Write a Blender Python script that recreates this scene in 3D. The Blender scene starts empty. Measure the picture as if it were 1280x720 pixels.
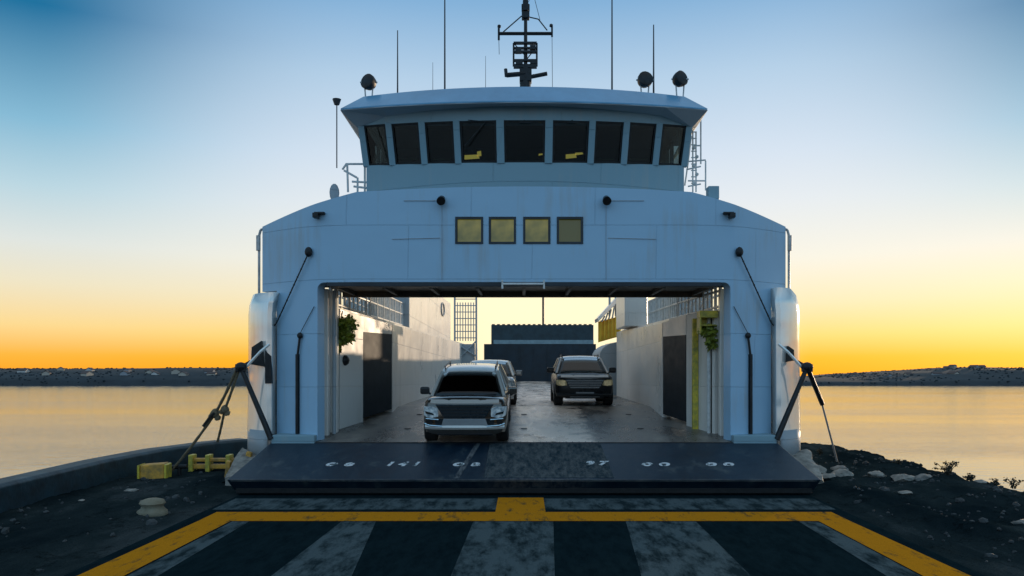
import bpy, bmesh, math, random
from mathutils import Vector, Matrix, noise
random.seed(7)
R = math.radians
scn = bpy.context.scene
C = scn.collection
CAMZ = 2.9
F = 1000.0; PX0 = 655.0; PY0 = 455.0
PITCH = R(1.1)          # the slipway and the ship lying on it rise slightly away from the camera

def at(px, py, Y):      # measured from the photograph, at distance Y
    return Vector(((px-PX0)*Y/F, Y, CAMZ-(py-PY0)*Y/F))

# ------------------------------------------------------------------ materials
MATS = {}
def newmat(name):
    m = bpy.data.materials.new(name); m.use_nodes = True
    MATS[name] = m
    return m, m.node_tree, m.node_tree.nodes['Principled BSDF']

def surf(name, col, rough=.5, metal=0., var=.12, scale=3., bump=0., bscale=20., col2=None, rvar=.1, stretch=(1,1,1), coat=0., contrast=(.35,.65)):
    m, nt, b = newmat(name); N = nt.nodes; L = nt.links
    tc = N.new('ShaderNodeTexCoord'); mp = N.new('ShaderNodeMapping'); mp.inputs['Scale'].default_value = stretch
    L.new(tc.outputs['Object'], mp.inputs['Vector'])
    n = N.new('ShaderNodeTexNoise'); n.inputs['Scale'].default_value = scale; n.inputs['Detail'].default_value = 8
    n.inputs['Roughness'].default_value = .62
    L.new(mp.outputs[0], n.inputs['Vector'])
    cr = N.new('ShaderNodeValToRGB'); cr.color_ramp.elements[0].position = contrast[0]; cr.color_ramp.elements[1].position = contrast[1]
    c2 = col2 if col2 else tuple(c*(1-var*2) for c in col)
    cr.color_ramp.elements[0].color = (*c2, 1); cr.color_ramp.elements[1].color = (*col, 1)
    L.new(n.outputs['Fac'], cr.inputs['Fac']); L.new(cr.outputs[0], b.inputs['Base Color'])
    mr = N.new('ShaderNodeMapRange'); mr.inputs['To Min'].default_value = min(1, rough+rvar); mr.inputs['To Max'].default_value = max(.02, rough-rvar)
    L.new(n.outputs['Fac'], mr.inputs['Value']); L.new(mr.outputs[0], b.inputs['Roughness'])
    b.inputs['Metallic'].default_value = metal
    b.inputs['Coat Weight'].default_value = coat
    if bump:
        n2 = N.new('ShaderNodeTexNoise'); n2.inputs['Scale'].default_value = bscale; n2.inputs['Detail'].default_value = 6
        L.new(mp.outputs[0], n2.inputs['Vector'])
        bp = N.new('ShaderNodeBump'); bp.inputs['Strength'].default_value = bump; bp.inputs['Distance'].default_value = .02
        L.new(n2.outputs['Fac'], bp.inputs['Height']); L.new(bp.outputs[0], b.inputs['Normal'])
    return m

def ship_paint(name, col, rough, dirt=(.45,.38,.30), dirt_amt=.35, seam=True, waves=.25):
    """painted steel plating: welded seams, slight buckling, vertical rust and dirt runs"""
    m, nt, b = newmat(name); N = nt.nodes; L = nt.links
    tc = N.new('ShaderNodeTexCoord')
    geo = N.new('ShaderNodeNewGeometry')
    # vertical runs
    mp = N.new('ShaderNodeMapping'); mp.inputs['Scale'].default_value = (5, 5, .35)
    L.new(geo.outputs['Position'], mp.inputs['Vector'])
    n = N.new('ShaderNodeTexNoise'); n.inputs['Scale'].default_value = 1.; n.inputs['Detail'].default_value = 9; n.inputs['Roughness'].default_value = .65
    L.new(mp.outputs[0], n.inputs['Vector'])
    n2 = N.new('ShaderNodeTexNoise'); n2.inputs['Scale'].default_value = .55; n2.inputs['Detail'].default_value = 5
    L.new(geo.outputs['Position'], n2.inputs['Vector'])
    mu = N.new('ShaderNodeMath'); mu.operation = 'MULTIPLY'; L.new(n.outputs['Fac'], mu.inputs[0]); L.new(n2.outputs['Fac'], mu.inputs[1])
    cr = N.new('ShaderNodeValToRGB'); cr.color_ramp.elements[0].position = .27; cr.color_ramp.elements[1].position = .46
    cr.color_ramp.elements[0].color = (0,0,0,1); cr.color_ramp.elements[1].color = (dirt_amt,)*3+(1,)
    L.new(mu.outputs[0], cr.inputs['Fac'])
    mx = N.new('ShaderNodeMix'); mx.data_type = 'RGBA'; mx.inputs[6].default_value = (*col,1); mx.inputs[7].default_value = (*dirt,1)
    L.new(cr.outputs[0], mx.inputs[0]); L.new(mx.outputs[2], b.inputs['Base Color'])
    ro = N.new('ShaderNodeMapRange'); ro.inputs['To Min'].default_value = rough*.7; ro.inputs['To Max'].default_value = min(1, rough*1.5)
    L.new(n2.outputs['Fac'], ro.inputs['Value']); L.new(ro.outputs[0], b.inputs['Roughness'])
    # plate buckling + seams
    n3 = N.new('ShaderNodeTexNoise'); n3.inputs['Scale'].default_value = 1.1; n3.inputs['Detail'].default_value = 1.5
    L.new(geo.outputs['Position'], n3.inputs['Vector'])
    bp = N.new('ShaderNodeBump'); bp.inputs['Strength'].default_value = waves; bp.inputs['Distance'].default_value = .12
    L.new(n3.outputs['Fac'], bp.inputs['Height'])
    if seam:
        br = N.new('ShaderNodeTexBrick'); br.offset = .5; br.inputs['Scale'].default_value = 1.
        br.inputs['Brick Width'].default_value = 3.1; br.inputs['Row Height'].default_value = 1.35
        br.inputs['Mortar Size'].default_value = .012; br.inputs['Mortar Smooth'].default_value = .6
        br.inputs['Color1'].default_value = (1,1,1,1); br.inputs['Color2'].default_value = (1,1,1,1); br.inputs['Mortar'].default_value = (0,0,0,1)
        sx = N.new('ShaderNodeSeparateXYZ'); L.new(geo.outputs['Position'], sx.inputs[0])
        ad = N.new('ShaderNodeMath'); ad.operation = 'ADD'; L.new(sx.outputs[0], ad.inputs[0]); L.new(sx.outputs[1], ad.inputs[1])
        cx = N.new('ShaderNodeCombineXYZ'); L.new(ad.outputs[0], cx.inputs[0]); L.new(sx.outputs[2], cx.inputs[1])
        L.new(cx.outputs[0], br.inputs['Vector'])
        bp2 = N.new('ShaderNodeBump'); bp2.inputs['Strength'].default_value = .8; bp2.inputs['Distance'].default_value = .015; bp2.invert = True
        L.new(br.outputs['Fac'], bp2.inputs['Height']); L.new(bp.outputs[0], bp2.inputs['Normal'])
        L.new(bp2.outputs[0], b.inputs['Normal'])
    else:
        L.new(bp.outputs[0], b.inputs['Normal'])
    return m

def glass(name, tint=(.35,.45,.5), refl=1., ior=1.5):
    m, nt, b = newmat(name); N = nt.nodes; L = nt.links
    N.remove(b)
    out = [x for x in N if x.type == 'OUTPUT_MATERIAL'][0]
    tr = N.new('ShaderNodeBsdfTransparent'); tr.inputs[0].default_value = (*tint,1)
    gl = N.new('ShaderNodeBsdfGlossy'); gl.inputs['Roughness'].default_value = .03; gl.inputs[0].default_value = (refl,refl,refl,1)
    lw = N.new('ShaderNodeFresnel'); lw.inputs['IOR'].default_value = ior
    mx = N.new('ShaderNodeMixShader'); L.new(lw.outputs[0], mx.inputs[0]); L.new(tr.outputs[0], mx.inputs[1]); L.new(gl.outputs[0], mx.inputs[2])
    L.new(mx.outputs[0], out.inputs[0])
    return m

def lamp_mat(name, col, strength):
    m, nt, b = newmat(name)
    b.inputs['Base Color'].default_value = (*col,1); b.inputs['Emission Color'].default_value = (*col,1); b.inputs['Emission Strength'].default_value = strength
    return m

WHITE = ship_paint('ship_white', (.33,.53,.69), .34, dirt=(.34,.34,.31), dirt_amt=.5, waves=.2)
GLOSSW = ship_paint('glossy_white', (.94,.90,.83), .12, dirt_amt=.25, seam=False, waves=.35)
GLOSSW.node_tree.nodes['Principled BSDF'].inputs['Metallic'].default_value = .3
CREAM = ship_paint('wall_cream', (.84,.77,.69), .28, dirt_amt=.5, waves=.3)
GREYP = ship_paint('grey_paint', (.34,.38,.40), .5)
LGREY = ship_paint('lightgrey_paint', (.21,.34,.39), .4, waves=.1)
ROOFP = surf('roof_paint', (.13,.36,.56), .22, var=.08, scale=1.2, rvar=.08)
DARK = surf('dark_steel', (.016,.018,.02), .45, metal=.3, var=.3, scale=8, bump=.1)
BLACK = surf('black_rubber', (.012,.012,.012), .75, var=.2, scale=10, bump=.15)
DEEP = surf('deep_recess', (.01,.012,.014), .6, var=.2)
DOORM = surf('door_paint', (.006,.014,.02), .6, var=.2)
STEEL = surf('galvanised_steel', (.45,.46,.46), .38, metal=.6, var=.2, scale=9)
RAILM = surf('rail_paint', (.75,.75,.72), .4, var=.15, scale=8)
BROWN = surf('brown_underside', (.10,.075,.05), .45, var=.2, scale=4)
YEL = surf('yellow_paint', (.75,.37,.04), .6, var=.22, scale=5, col2=(.28,.17,.05), bump=.2)
YELG = surf('faded_yellow', (.80,.60,.05), .5, var=.2, scale=6, col2=(.3,.27,.06))
NAVY = surf('navy_paint', (.003,.018,.032), .42, var=.25, scale=2, bump=.05)
NAVYG = surf('navy_grey_paint', (.018,.045,.058), .5, var=.2, scale=2)
PALEB = surf('pale_blue_trim', (.22,.32,.36), .4)
ROPE = surf('rope_fibre', (.22,.17,.10), .9, var=.3, scale=30, bump=.6, bscale=60)
BLACKROPE = surf('dark_rope', (.03,.027,.022), .9, var=.3, scale=30, bump=.6, bscale=60)
LEAF = surf('leaf_green', (.36,.38,.04), .5, var=.3, scale=6, col2=(.06,.10,.015))
WEED = surf('weed_brown', (.04,.035,.018), .8, var=.3, scale=8)
STONE = surf('rock_stone', (.30,.28,.25), .75, var=.3, scale=3, col2=(.10,.10,.09), bump=.7, bscale=9)
PALESTONE = surf('pale_stone', (.36,.33,.28), .75, var=.25, scale=3, col2=(.13,.125,.11), bump=.7, bscale=9)
CONC = surf('concrete', (.26,.26,.24), .7, var=.25, scale=2.5, col2=(.12,.125,.12), bump=.5, bscale=14)
GLASS = glass('bridge_glass', (.34,.42,.42), refl=.5)
CARGLASS = glass('car_glass', (.12,.17,.18), ior=1.5)
WIREM = surf('wire', (.05,.055,.06), .5, metal=.3)
WLAMP = lamp_mat('warm_lamp', (1.,.62,.12), 1.2)

# lit cabin windows: olive yellow light behind dusty glass
m, nt, b = newmat('lit_cabin_glass')
tc = nt.nodes.new('ShaderNodeTexCoord'); n = nt.nodes.new('ShaderNodeTexNoise'); n.inputs['Scale'].default_value = 1.6; n.inputs['Detail'].default_value = 3
nt.links.new(tc.outputs['Object'], n.inputs['Vector'])
cr = nt.nodes.new('ShaderNodeValToRGB'); cr.color_ramp.elements[0].position=.35; cr.color_ramp.elements[1].position=.7
cr.color_ramp.elements[0].color=(.035,.045,.02,1); cr.color_ramp.elements[1].color=(.17,.155,.04,1)
nt.links.new(n.outputs['Fac'], cr.inputs['Fac']); nt.links.new(cr.outputs[0], b.inputs['Emission Color']); b.inputs['Emission Strength'].default_value=.9
b.inputs['Base Color'].default_value=(.03,.035,.02,1); b.inputs['Roughness'].default_value=.08
LITG = m
m, nt, b = newmat('dim_cabin_glass'); b.inputs['Base Color'].default_value=(.03,.035,.02,1); b.inputs['Roughness'].default_value=.08
b.inputs['Emission Color'].default_value=(.05,.055,.018,1); b.inputs['Emission Strength'].default_value=.6
DIMG = m

# ------------------------------------------------------------------ mesh helpers
def bm_new(): return bmesh.new()
def box(bm, c, s, rot=None):
    m = Matrix.Translation(c) @ (rot.to_4x4() if rot else Matrix()) @ Matrix.Diagonal((s[0], s[1], s[2], 1))
    return bmesh.ops.create_cube(bm, size=1, matrix=m)['verts']
def bbox(bm, x0, x1, y0, y1, z0, z1):
    return box(bm, ((x0+x1)/2,(y0+y1)/2,(z0+z1)/2), (abs(x1-x0),abs(y1-y0),abs(z1-z0)))
def tube(bm, p0, p1, r, n=8, r2=None, caps=True):
    p0 = Vector(p0); p1 = Vector(p1); d = p1-p0
    if d.length < 1e-6: return
    q = d.to_track_quat('Z','Y').to_matrix().to_4x4()
    m = Matrix.Translation((p0+p1)/2) @ q
    bmesh.ops.create_cone(bm, cap_ends=caps, segments=n, radius1=r, radius2=r if r2 is None else r2, depth=d.length, matrix=m)
def poly(bm, pts, r, n=8):
    for a, b_ in zip(pts, pts[1:]): tube(bm, a, b_, r, n)
def ball(bm, c, r, sx=1, sy=1, sz=1, sub=2):
    bmesh.ops.create_icosphere(bm, subdivisions=sub, radius=r, matrix=Matrix.Translation(c) @ Matrix.Diagonal((sx,sy,sz,1)))
def prism(bm, pts, off):
    """closed polygon pts extruded by vector off"""
    off = Vector(off)
    a = [bm.verts.new(p) for p in pts]; b_ = [bm.verts.new(Vector(p)+off) for p in pts]
    n = len(pts)
    bm.faces.new(a); bm.faces.new(list(reversed(b_)))
    for i in range(n):
        bm.faces.new((a[i], b_[i], b_[(i+1)%n], a[(i+1)%n]))
def loft(bm, rings, closed=True, cap=True):
    vs = [[bm.verts.new(p) for p in r] for r in rings]
    n = len(rings[0])
    for i in range(len(vs)-1):
        for j in range(n if closed else n-1):
            k = (j+1) % n
            bm.faces.new((vs[i][j], vs[i][k], vs[i+1][k], vs[i+1][j]))
    if cap and closed:
        bm.faces.new(list(reversed(vs[0]))); bm.faces.new(vs[-1])
    return vs
WL = {}
def obj(name, bm, mat, parent=None, smooth=False, bevel=0, solid=0, recalc=True, auto=None):
    if recalc: bmesh.ops.recalc_face_normals(bm, faces=bm.faces)
    mn = Vector((min(v.co.x for v in bm.verts), min(v.co.y for v in bm.verts), min(v.co.z for v in bm.verts)))
    mxx = Vector((max(v.co.x for v in bm.verts), max(v.co.y for v in bm.verts), max(v.co.z for v in bm.verts)))
    org = Vector(((mn.x+mxx.x)/2, (mn.y+mxx.y)/2, mn.z))
    for v in bm.verts: v.co -= org
    me = bpy.data.meshes.new(name); bm.to_mesh(me); bm.free()
    for mm in (mat if isinstance(mat, (list, tuple)) else [mat]): me.materials.append(mm)
    o = bpy.data.objects.new(name, me); C.objects.link(o)
    WL[o] = org
    if parent is not None:
        o.parent = parent; o.location = org - WL[parent]
    else: o.location = org
    if smooth or auto:
        for p in me.polygons: p.use_smooth = True
        try: me.set_sharp_from_angle(angle=R(auto or 40))
        except Exception: pass
    if solid:
        s = o.modifiers.new('sol','SOLIDIFY'); s.thickness = solid; s.offset = -1
    if bevel:
        bv = o.modifiers.new('bev','BEVEL'); bv.width = bevel; bv.segments = 2; bv.limit_method = 'ANGLE'; bv.angle_limit = R(35)
    return o
def thing(name, label, cat, loc, group=None):
    o = bpy.data.objects.new(name, None); C.objects.link(o); o.location = loc; o.empty_display_size = .3
    WL[o] = Vector(loc); tag(o, label, cat, group); return o
def tag(o, label, cat, group=None):
    o['label'] = label; o['category'] = cat
    if group: o['group'] = group
    return o
def struct(o): o['kind'] = 'structure'; return o
def dup(root, loc, rot=None, label=None):
    r = root.copy(); C.objects.link(r); r.location = loc
    if rot is not None: r.rotation_euler = rot
    if label: r['label'] = label
    for ch in list(root.children):
        c = ch.copy(); C.objects.link(c); c.parent = r
        for g in ch.children:
            d = g.copy(); C.objects.link(d); d.parent = c
    return r

# ================================================================== SETTING
WATER_Z = -1.6
bm = bm_new()
for (x0,x1,y0,y1) in [(-7000,7000,-400,9000)]:
    vs = [bm.verts.new(p) for p in ((x0,y0,0),(x1,y0,0),(x1,y1,0),(x0,y1,0))]; bm.faces.new(vs)
m, nt, b = newmat('water')
N = nt.nodes; L = nt.links
b.inputs['Base Color'].default_value = (.012,.03,.035,1); b.inputs['Roughness'].default_value = .10; b.inputs['IOR'].default_value = 1.8
geo = N.new('ShaderNodeNewGeometry')
mp = N.new('ShaderNodeMapping'); mp.inputs['Scale'].default_value = (.55,1.6,1); L.new(geo.outputs['Position'], mp.inputs[0])
n1 = N.new('ShaderNodeTexNoise'); n1.inputs['Scale'].default_value = 1.1; n1.inputs['Detail'].default_value = 7; n1.inputs['Roughness'].default_value = .55
L.new(mp.outputs[0], n1.inputs[0])
mp2 = N.new('ShaderNodeMapping'); mp2.inputs['Scale'].default_value = (.012,.055,1); L.new(geo.outputs['Position'], mp2.inputs[0])
n2 = N.new('ShaderNodeTexNoise'); n2.inputs['Scale'].default_value = 1; n2.inputs['Detail'].default_value = 3; L.new(mp2.outputs[0], n2.inputs[0])
mr = N.new('ShaderNodeMapRange'); mr.inputs['From Min'].default_value=.35; mr.inputs['From Max'].default_value=.65; mr.inputs['To Min'].default_value=.06; mr.inputs['To Max'].default_value=.2
L.new(n2.outputs[0], mr.inputs[0])
bp = N.new('ShaderNodeBump'); bp.inputs['Distance'].default_value = .35; L.new(mr.outputs[0], bp.inputs['Strength']); L.new(n1.outputs[0], bp.inputs['Height'])
L.new(bp.outputs[0], b.inputs['Normal'])
water = struct(obj('water', bm, m)); water.location.z = WATER_Z

# far shore : long low hills across the bay
def ridge(x, side):
    n_ = noise.noise(Vector((x*.006, 3.1, 0)))*2.2 + noise.noise(Vector((x*.03, 7.7, 0)))*.9
    if x < 0: base = 13.8 + n_*.45
    else: base = 7.2 + 7.2*max(0., min(1., (x-250)/130.)) + n_*.6 - 1.6*max(0.,min(1.,(x-420)/200.))
    return base
def hill_h(x, t):
    return ridge(x,0)*(math.sin(min(1,t*1.15)*math.pi/2)**.75) + noise.noise(Vector((x*.02, t*4, 1)))*1.1*math.sin(t*3.14)
bm = bm_new(); NX, NT = 260, 14
grid = []
for i in range(NX+1):
    x = -1400 + 2800*i/NX; row = []
    for j in range(NT+1):
        t = j/NT
        y = 560 + 190*t - .00004*x*x + 10*noise.noise(Vector((x*.01,0,5)))
        row.append(bm.verts.new((x, y, (WATER_Z-2) if j == 0 else WATER_Z + .6 + hill_h(x, t))))
    row.append(bm.verts.new((x, y+160, WATER_Z-2)))
    grid.append(row)
for i in range(NX):
    for j in range(NT+1): bm.faces.new((grid[i][j], grid[i+1][j], grid[i+1][j+1], grid[i][j+1]))
HILL = surf('hill_cover', (.012,.026,.034), .9, scale=.05, col2=(.008,.018,.024), var=.3, contrast=(.42,.6))
struct(obj('hills', bm, HILL, smooth=True))

def hill_point(x, t):
    y = 560 + 190*t - .00004*x*x + 10*noise.noise(Vector((x*.01,0,5)))
    return Vector((x, y, WATER_Z+.6+hill_h(x,t)))
# woodland as one mass : thousands of small crowns
bm = bm_new()
rr = random.Random(3)
for k in range(5200):
    x = rr.uniform(-700, 720); t = rr.random()**.8
    d = noise.noise(Vector((x*.02, t*3, 9)))
    if d < -.12 and t > .15: continue
    if -300 < x < 230 and rr.random() < .5: continue
    p = hill_point(x, t); r = rr.uniform(.35,.8)
    if t > .8: r *= .8
    bmesh.ops.create_icosphere(bm, subdivisions=1, radius=r, matrix=Matrix.Translation(p+Vector((0,0,r*.3))) @ Matrix.Diagonal((rr.uniform(1.,1.9),1,rr.uniform(.6,1.05),1)))
o = obj('woodland', bm, surf('woodland_leaf', (.010,.022,.028), .95, scale=.2, col2=(.007,.016,.021), var=.3)); o['kind']='stuff'
tag(o, 'dark woodland covering the low hills across the bay', 'woodland')

# houses on the far shore
HW = [surf('house_pale', (.62,.60,.56), .8), surf('house_cream', (.5,.44,.36), .8), surf('house_grey', (.34,.36,.38), .8)]
HR = surf('house_roof', (.10,.075,.07), .8)
def house(x, t, w, d, h, rot, mi, label, grp):
    p = hill_point(x, t) - Vector((0,0,.8))
    bm = bm_new(); M = Matrix.Translation(p) @ Matrix.Rotation(rot,4,'Z')
    pts = [(-w/2,-d/2,0),(w/2,-d/2,0),(w/2,-d/2,h),(0,-d/2,h+w*.28),(-w/2,-d/2,h)]
    prism(bm, [M@Vector(q) for q in pts], M.to_3x3()@Vector((0,d,0)))
    e = .35
    for s in (-1,1):
        prism(bm, [M@Vector(q) for q in ((s*(w/2+e),-d/2-e,h-.15),(0,-d/2-e,h+w*.28+.1),(0,-d/2-e,h+w*.28+.4),(s*(w/2+e),-d/2-e,h+.15))], M.to_3x3()@Vector((0,d+2*e,0)))
    for f in bm.faces: f.material_index = 0
    bm.faces.ensure_lookup_table()
    for f in bm.faces[7:]: f.material_index = 1
    o = obj('house', bm, [HW[mi], HR]); tag(o, label, 'house', grp)
rr = random.Random(11)
xs = [-360,-345,-331,-318,-300,-290,-277,-265,-258,-247,-238,-226,-219,-410,-392,-430]
for i, x in enumerate(xs):
    house(x*1.08, rr.uniform(.2,.55), rr.uniform(3.5,6.5), rr.uniform(4,7), rr.uniform(1.6,2.6), rr.choice([0,1.57,1.2,.4]), rr.randrange(3),
          'small pale house on the wooded far shore left of the ferry', 'houses on the far shore left of the ferry')
for i, x in enumerate([262,276,290,306,318,352,362,372,384,398,420,441]):
    house(x*1.05, rr.uniform(.55,.92) if x>340 else rr.uniform(.3,.6), rr.uniform(3,5.5), rr.uniform(4,7), rr.uniform(1.0,1.7), rr.choice([0,1.57,1.2,.4]), rr.randrange(3),
          'small pale house on the low far shore right of the ferry', 'houses on the far shore right of the ferry')

# ---- ground: slipway sheet with rough shoulders
X0, X1, Y0, Y1 = -10.3, 14.5, -14.0, 29.0
NXg, NYg = 168, 330
def edge_right(y): return 10.9 + .35*noise.noise(Vector((0, y*.5, 4))) + (.35*max(0,(18-y))*.12)
def ground_h(x, y):
    ax = abs(x)
    h = 0.
    s = max(0., min(1., (ax-6.35)/1.2))
    if x > 0:
        h += s*(.10*noise.noise(Vector((x*.9,y*.6,1)))+.05*noise.noise(Vector((x*3,y*2.2,2)))+.05)
        # slumped kerb strip beside the marked road, and a mounded bank edge
        ridge_x = 7.5 + .33*max(0,(16.5-y))*.25 + .25*noise.noise(Vector((0,y*.7,8)))
        h += .08*math.exp(-((x-ridge_x)/.28)**2) * (1 if y < 17.5 else math.exp(-((y-17.5)/1.)**2))
        h += .15*math.exp(-((x-9.9)/1.0)**2)*(.75+.45*noise.noise(Vector((x*.8,y*.45,3))))*(1 if y < 24 else math.exp(-((y-24)/2.)**2))
        er = edge_right(y)
        if x > er: h -= min(3.4, (x-er)*1.35 + .2*noise.noise(Vector((x*2,y*2,0))))
    else:
        h += s*(.04*noise.noise(Vector((x*.9,y*.6,1)))+.03*noise.noise(Vector((x*3,y*2.2,2)))+.02)
        h += .07*math.exp(-((x+7.3)/.3)**2)*s*(1 if y < 17 else 0.3)
    if ax > 6.35:
        h += s*.025*noise.noise(Vector((x*7,y*7,0)))
        if x > 0: h += s*.07*abs(noise.noise(Vector((x*2.1,y*2.6,6)))) - s*.05*abs(noise.noise(Vector((x*4.3,y*3.7,11))))
    return h
bm = bm_new(); V = {}
for i in range(NXg+1):
    for j in range(NYg+1):
        x = X0+(X1-X0)*i/NXg; y = Y0+(Y1-Y0)*j/NYg
        V[i,j] = bm.verts.new((x, y, ground_h(x,y)))
for i in range(NXg):
    for j in range(NYg):
        x = X0+(X1-X0)*(i+.5)/NXg; y = Y0+(Y1-Y0)*(j+.5)/NYg
        if abs(x) < 7.35 and y > 19.2: continue
        if x < 0 and y > 24.8 - max(0,(x+9.6))*-.0 : continue
        bm.faces.new((V[i,j],V[i+1,j],V[i+1,j+1],V[i,j+1]))
for v in list(bm.verts):
    if not v.link_faces: bm.verts.remove(v)
be = [e for e in bm.edges if e.is_boundary]
ex = bmesh.ops.extrude_edge_only(bm, edges=be)
for g in ex['geom']:
    if isinstance(g, bmesh.types.BMVert): g.co.z = -4.5
m, nt, b = newmat('ground_cover'); N = nt.nodes; L = nt.links
geo = N.new('ShaderNodeNewGeometry')
def noi(scale, detail=6, rough=.6, vec=None, st=None):
    n = N.new('ShaderNodeTexNoise'); n.inputs['Scale'].default_value = scale; n.inputs['Detail'].default_value = detail; n.inputs['Roughness'].default_value = rough
    src = vec or geo.outputs['Position']
    if st:
        q = N.new('ShaderNodeMapping'); q.inputs['Scale'].default_value = st; L.new(src, q.inputs[0]); src = q.outputs[0]
    L.new(src, n.inputs['Vector']); return n
def ramp(src, stops):
    c = N.new('ShaderNodeValToRGB'); e = c.color_ramp.elements
    e[0].position, e[0].color = stops[0][0], (*stops[0][1],1); e[1].position, e[1].color = stops[1][0], (*stops[1][1],1)
    for p_, c_ in stops[2:]:
        z = e.new(p_); z.color = (*c_,1)
    L.new(src, c.inputs[0]); return c
a = noi(.7, 9, .65, st=(1,.35,1)); fine = noi(45, 4); med = noi(5, 6)
c1 = ramp(a.outputs[0], [(.36,(.008,.015,.018)),(.52,(.018,.028,.030)),(.66,(.045,.056,.058))])
c2 = ramp(fine.outputs[0], [(.3,(.55,.55,.55)),(.7,(1.35,1.35,1.35))])
mx = N.new('ShaderNodeMix'); mx.data_type='RGBA'; mx.blend_type='MULTIPLY'; mx.inputs[0].default_value=.8
L.new(c1.outputs[0], mx.inputs[6]); L.new(c2.outputs[0], mx.inputs[7])
# cracks
vo = N.new('ShaderNodeTexVoronoi'); vo.feature='DISTANCE_TO_EDGE'; vo.inputs['Scale'].default_value=.55
wv = N.new('ShaderNodeVectorMath'); wv.operation='ADD'; L.new(geo.outputs['Position'], wv.inputs[0]); L.new(med.outputs['Color'], wv.inputs[1]); L.new(wv.outputs[0], vo.inputs['Vector'])
cr = ramp(vo.outputs['Distance'], [(.0,(.25,.25,.25)),(.018,(1,1,1))])
mx2 = N.new('ShaderNodeMix'); mx2.data_type='RGBA'; mx2.blend_type='MULTIPLY'; mx2.inputs[0].default_value=.8
L.new(mx.outputs[2], mx2.inputs[6]); L.new(cr.outputs[0], mx2.inputs[7]); L.new(mx2.outputs[2], b.inputs['Base Color'])
rm = N.new('ShaderNodeMapRange'); rm.inputs['From Min'].default_value=.35; rm.inputs['From Max'].default_value=.65; rm.inputs['To Min'].default_value=.75; rm.inputs['To Max'].default_value=.95
L.new(a.outputs[0], rm.inputs[0]); L.new(rm.outputs[0], b.inputs['Roughness'])
bp = N.new('ShaderNodeBump'); bp.inputs['Strength'].default_value=.55; bp.inputs['Distance'].default_value=.02
ad = N.new('ShaderNodeMath'); ad.operation='ADD'; L.new(fine.outputs[0], ad.inputs[0]); L.new(med.outputs[0], ad.inputs[1]); L.new(ad.outputs[0], bp.inputs['Height']); L.new(bp.outputs[0], b.inputs['Normal'])
b.inputs['Specular IOR Level'].default_value=0.
ground = struct(obj('ground', bm, m, smooth=True))

# painted road surface and markings, each sheet 4 mm above the last
def sheet(name, polys, z, mat):
    bm = bm_new()
    for p in polys:
        bm.faces.new([bm.verts.new((q[0],q[1],z)) for q in p])
    for f in bm.faces:
        if f.normal.z < 0: f.normal_flip()
    return struct(obj(name, bm, mat, recalc=False))
def worn(name, col, under, thr=(.40,.50), rough=.6, scale=6, spec=0.):
    m, nt, b = newmat(name); N = nt.nodes; L = nt.links
    g = N.new('ShaderNodeNewGeometry')
    n = N.new('ShaderNodeTexNoise'); n.inputs['Scale'].default_value = scale; n.inputs['Detail'].default_value = 10; n.inputs['Roughness'].default_value=.7
    q = N.new('ShaderNodeMapping'); q.inputs['Scale'].default_value=(1,.3,1); L.new(g.outputs['Position'], q.inputs[0]); L.new(q.outputs[0], n.inputs['Vector'])
    c = N.new('ShaderNodeValToRGB'); c.color_ramp.elements[0].position=thr[0]; c.color_ramp.elements[1].position=thr[1]
    c.color_ramp.elements[0].color=(*under,1); c.color_ramp.elements[1].color=(*col,1)
    L.new(n.outputs[0], c.inputs[0])
    n2 = N.new('ShaderNodeTexNoise'); n2.inputs['Scale'].default_value=60; L.new(g.outputs['Position'], n2.inputs['Vector'])
    mm = N.new('ShaderNodeMapRange'); mm.inputs['To Min'].default_value=.5; mm.inputs['To Max'].default_value=1.5; L.new(n2.outputs[0], mm.inputs[0])
    mx = N.new('ShaderNodeMix'); mx.data_type='RGBA'; mx.blend_type='MULTIPLY'; mx.inputs[0].default_value=.7
    L.new(c.outputs[0], mx.inputs[6]); L.new(mm.outputs[0], mx.inputs[7]); L.new(mx.outputs[2], b.inputs['Base Color'])
    b.inputs['Roughness'].default_value=rough; b.inputs['Specular IOR Level'].default_value=spec
    bp = N.new('ShaderNodeBump'); bp.inputs['Strength'].default_value=.5; bp.inputs['Distance'].default_value=.01
    L.new(n2.outputs[0], bp.inputs['Height']); L.new(bp.outputs[0], b.inputs['Normal'])
    return m
ASPH = worn('asphalt_dark', (.009,.020,.024), (.005,.012,.015), (.35,.6), .85)
GLANE = worn('worn_grey_lane', (.072,.10,.108), (.016,.028,.032), (.40,.56), .8, 3.5)
YLINE = worn('road_yellow', (.50,.20,.012), (.10,.07,.03), (.33,.46), .75, 5)
road = sheet('road', [[(-6.3,-14,0),(6.3,-14,0),(6.3,19.2,0),(-6.3,19.2,0)]], .004, ASPH)
def lane(x0a, x1a, x0b, x1b):     # far pair, near pair
    ya, yb = 14.7, -2
    k = (14.7-yb)/(14.7-10.9)
    return [(x0a+(x0b-x0a)*k,yb,0),(x1a+(x1b-x1a)*k,yb,0),(x1a,ya,0),(x0a,ya,0)]
GL = sheet('road_marking', [lane(-.93,.54,-1.0,.42), lane(1.87,3.16,1.6,3.1), lane(-3.35,-2.72,-3.45,-2.35), lane(5.05,5.40,4.95,5.42), lane(-5.36,-5.05,-5.42,-5.0),
     [(-6.2,15.9,0),(6.2,15.9,0),(6.2,17.2,0),(-6.2,17.2,0)]], .008, GLANE)
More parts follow.
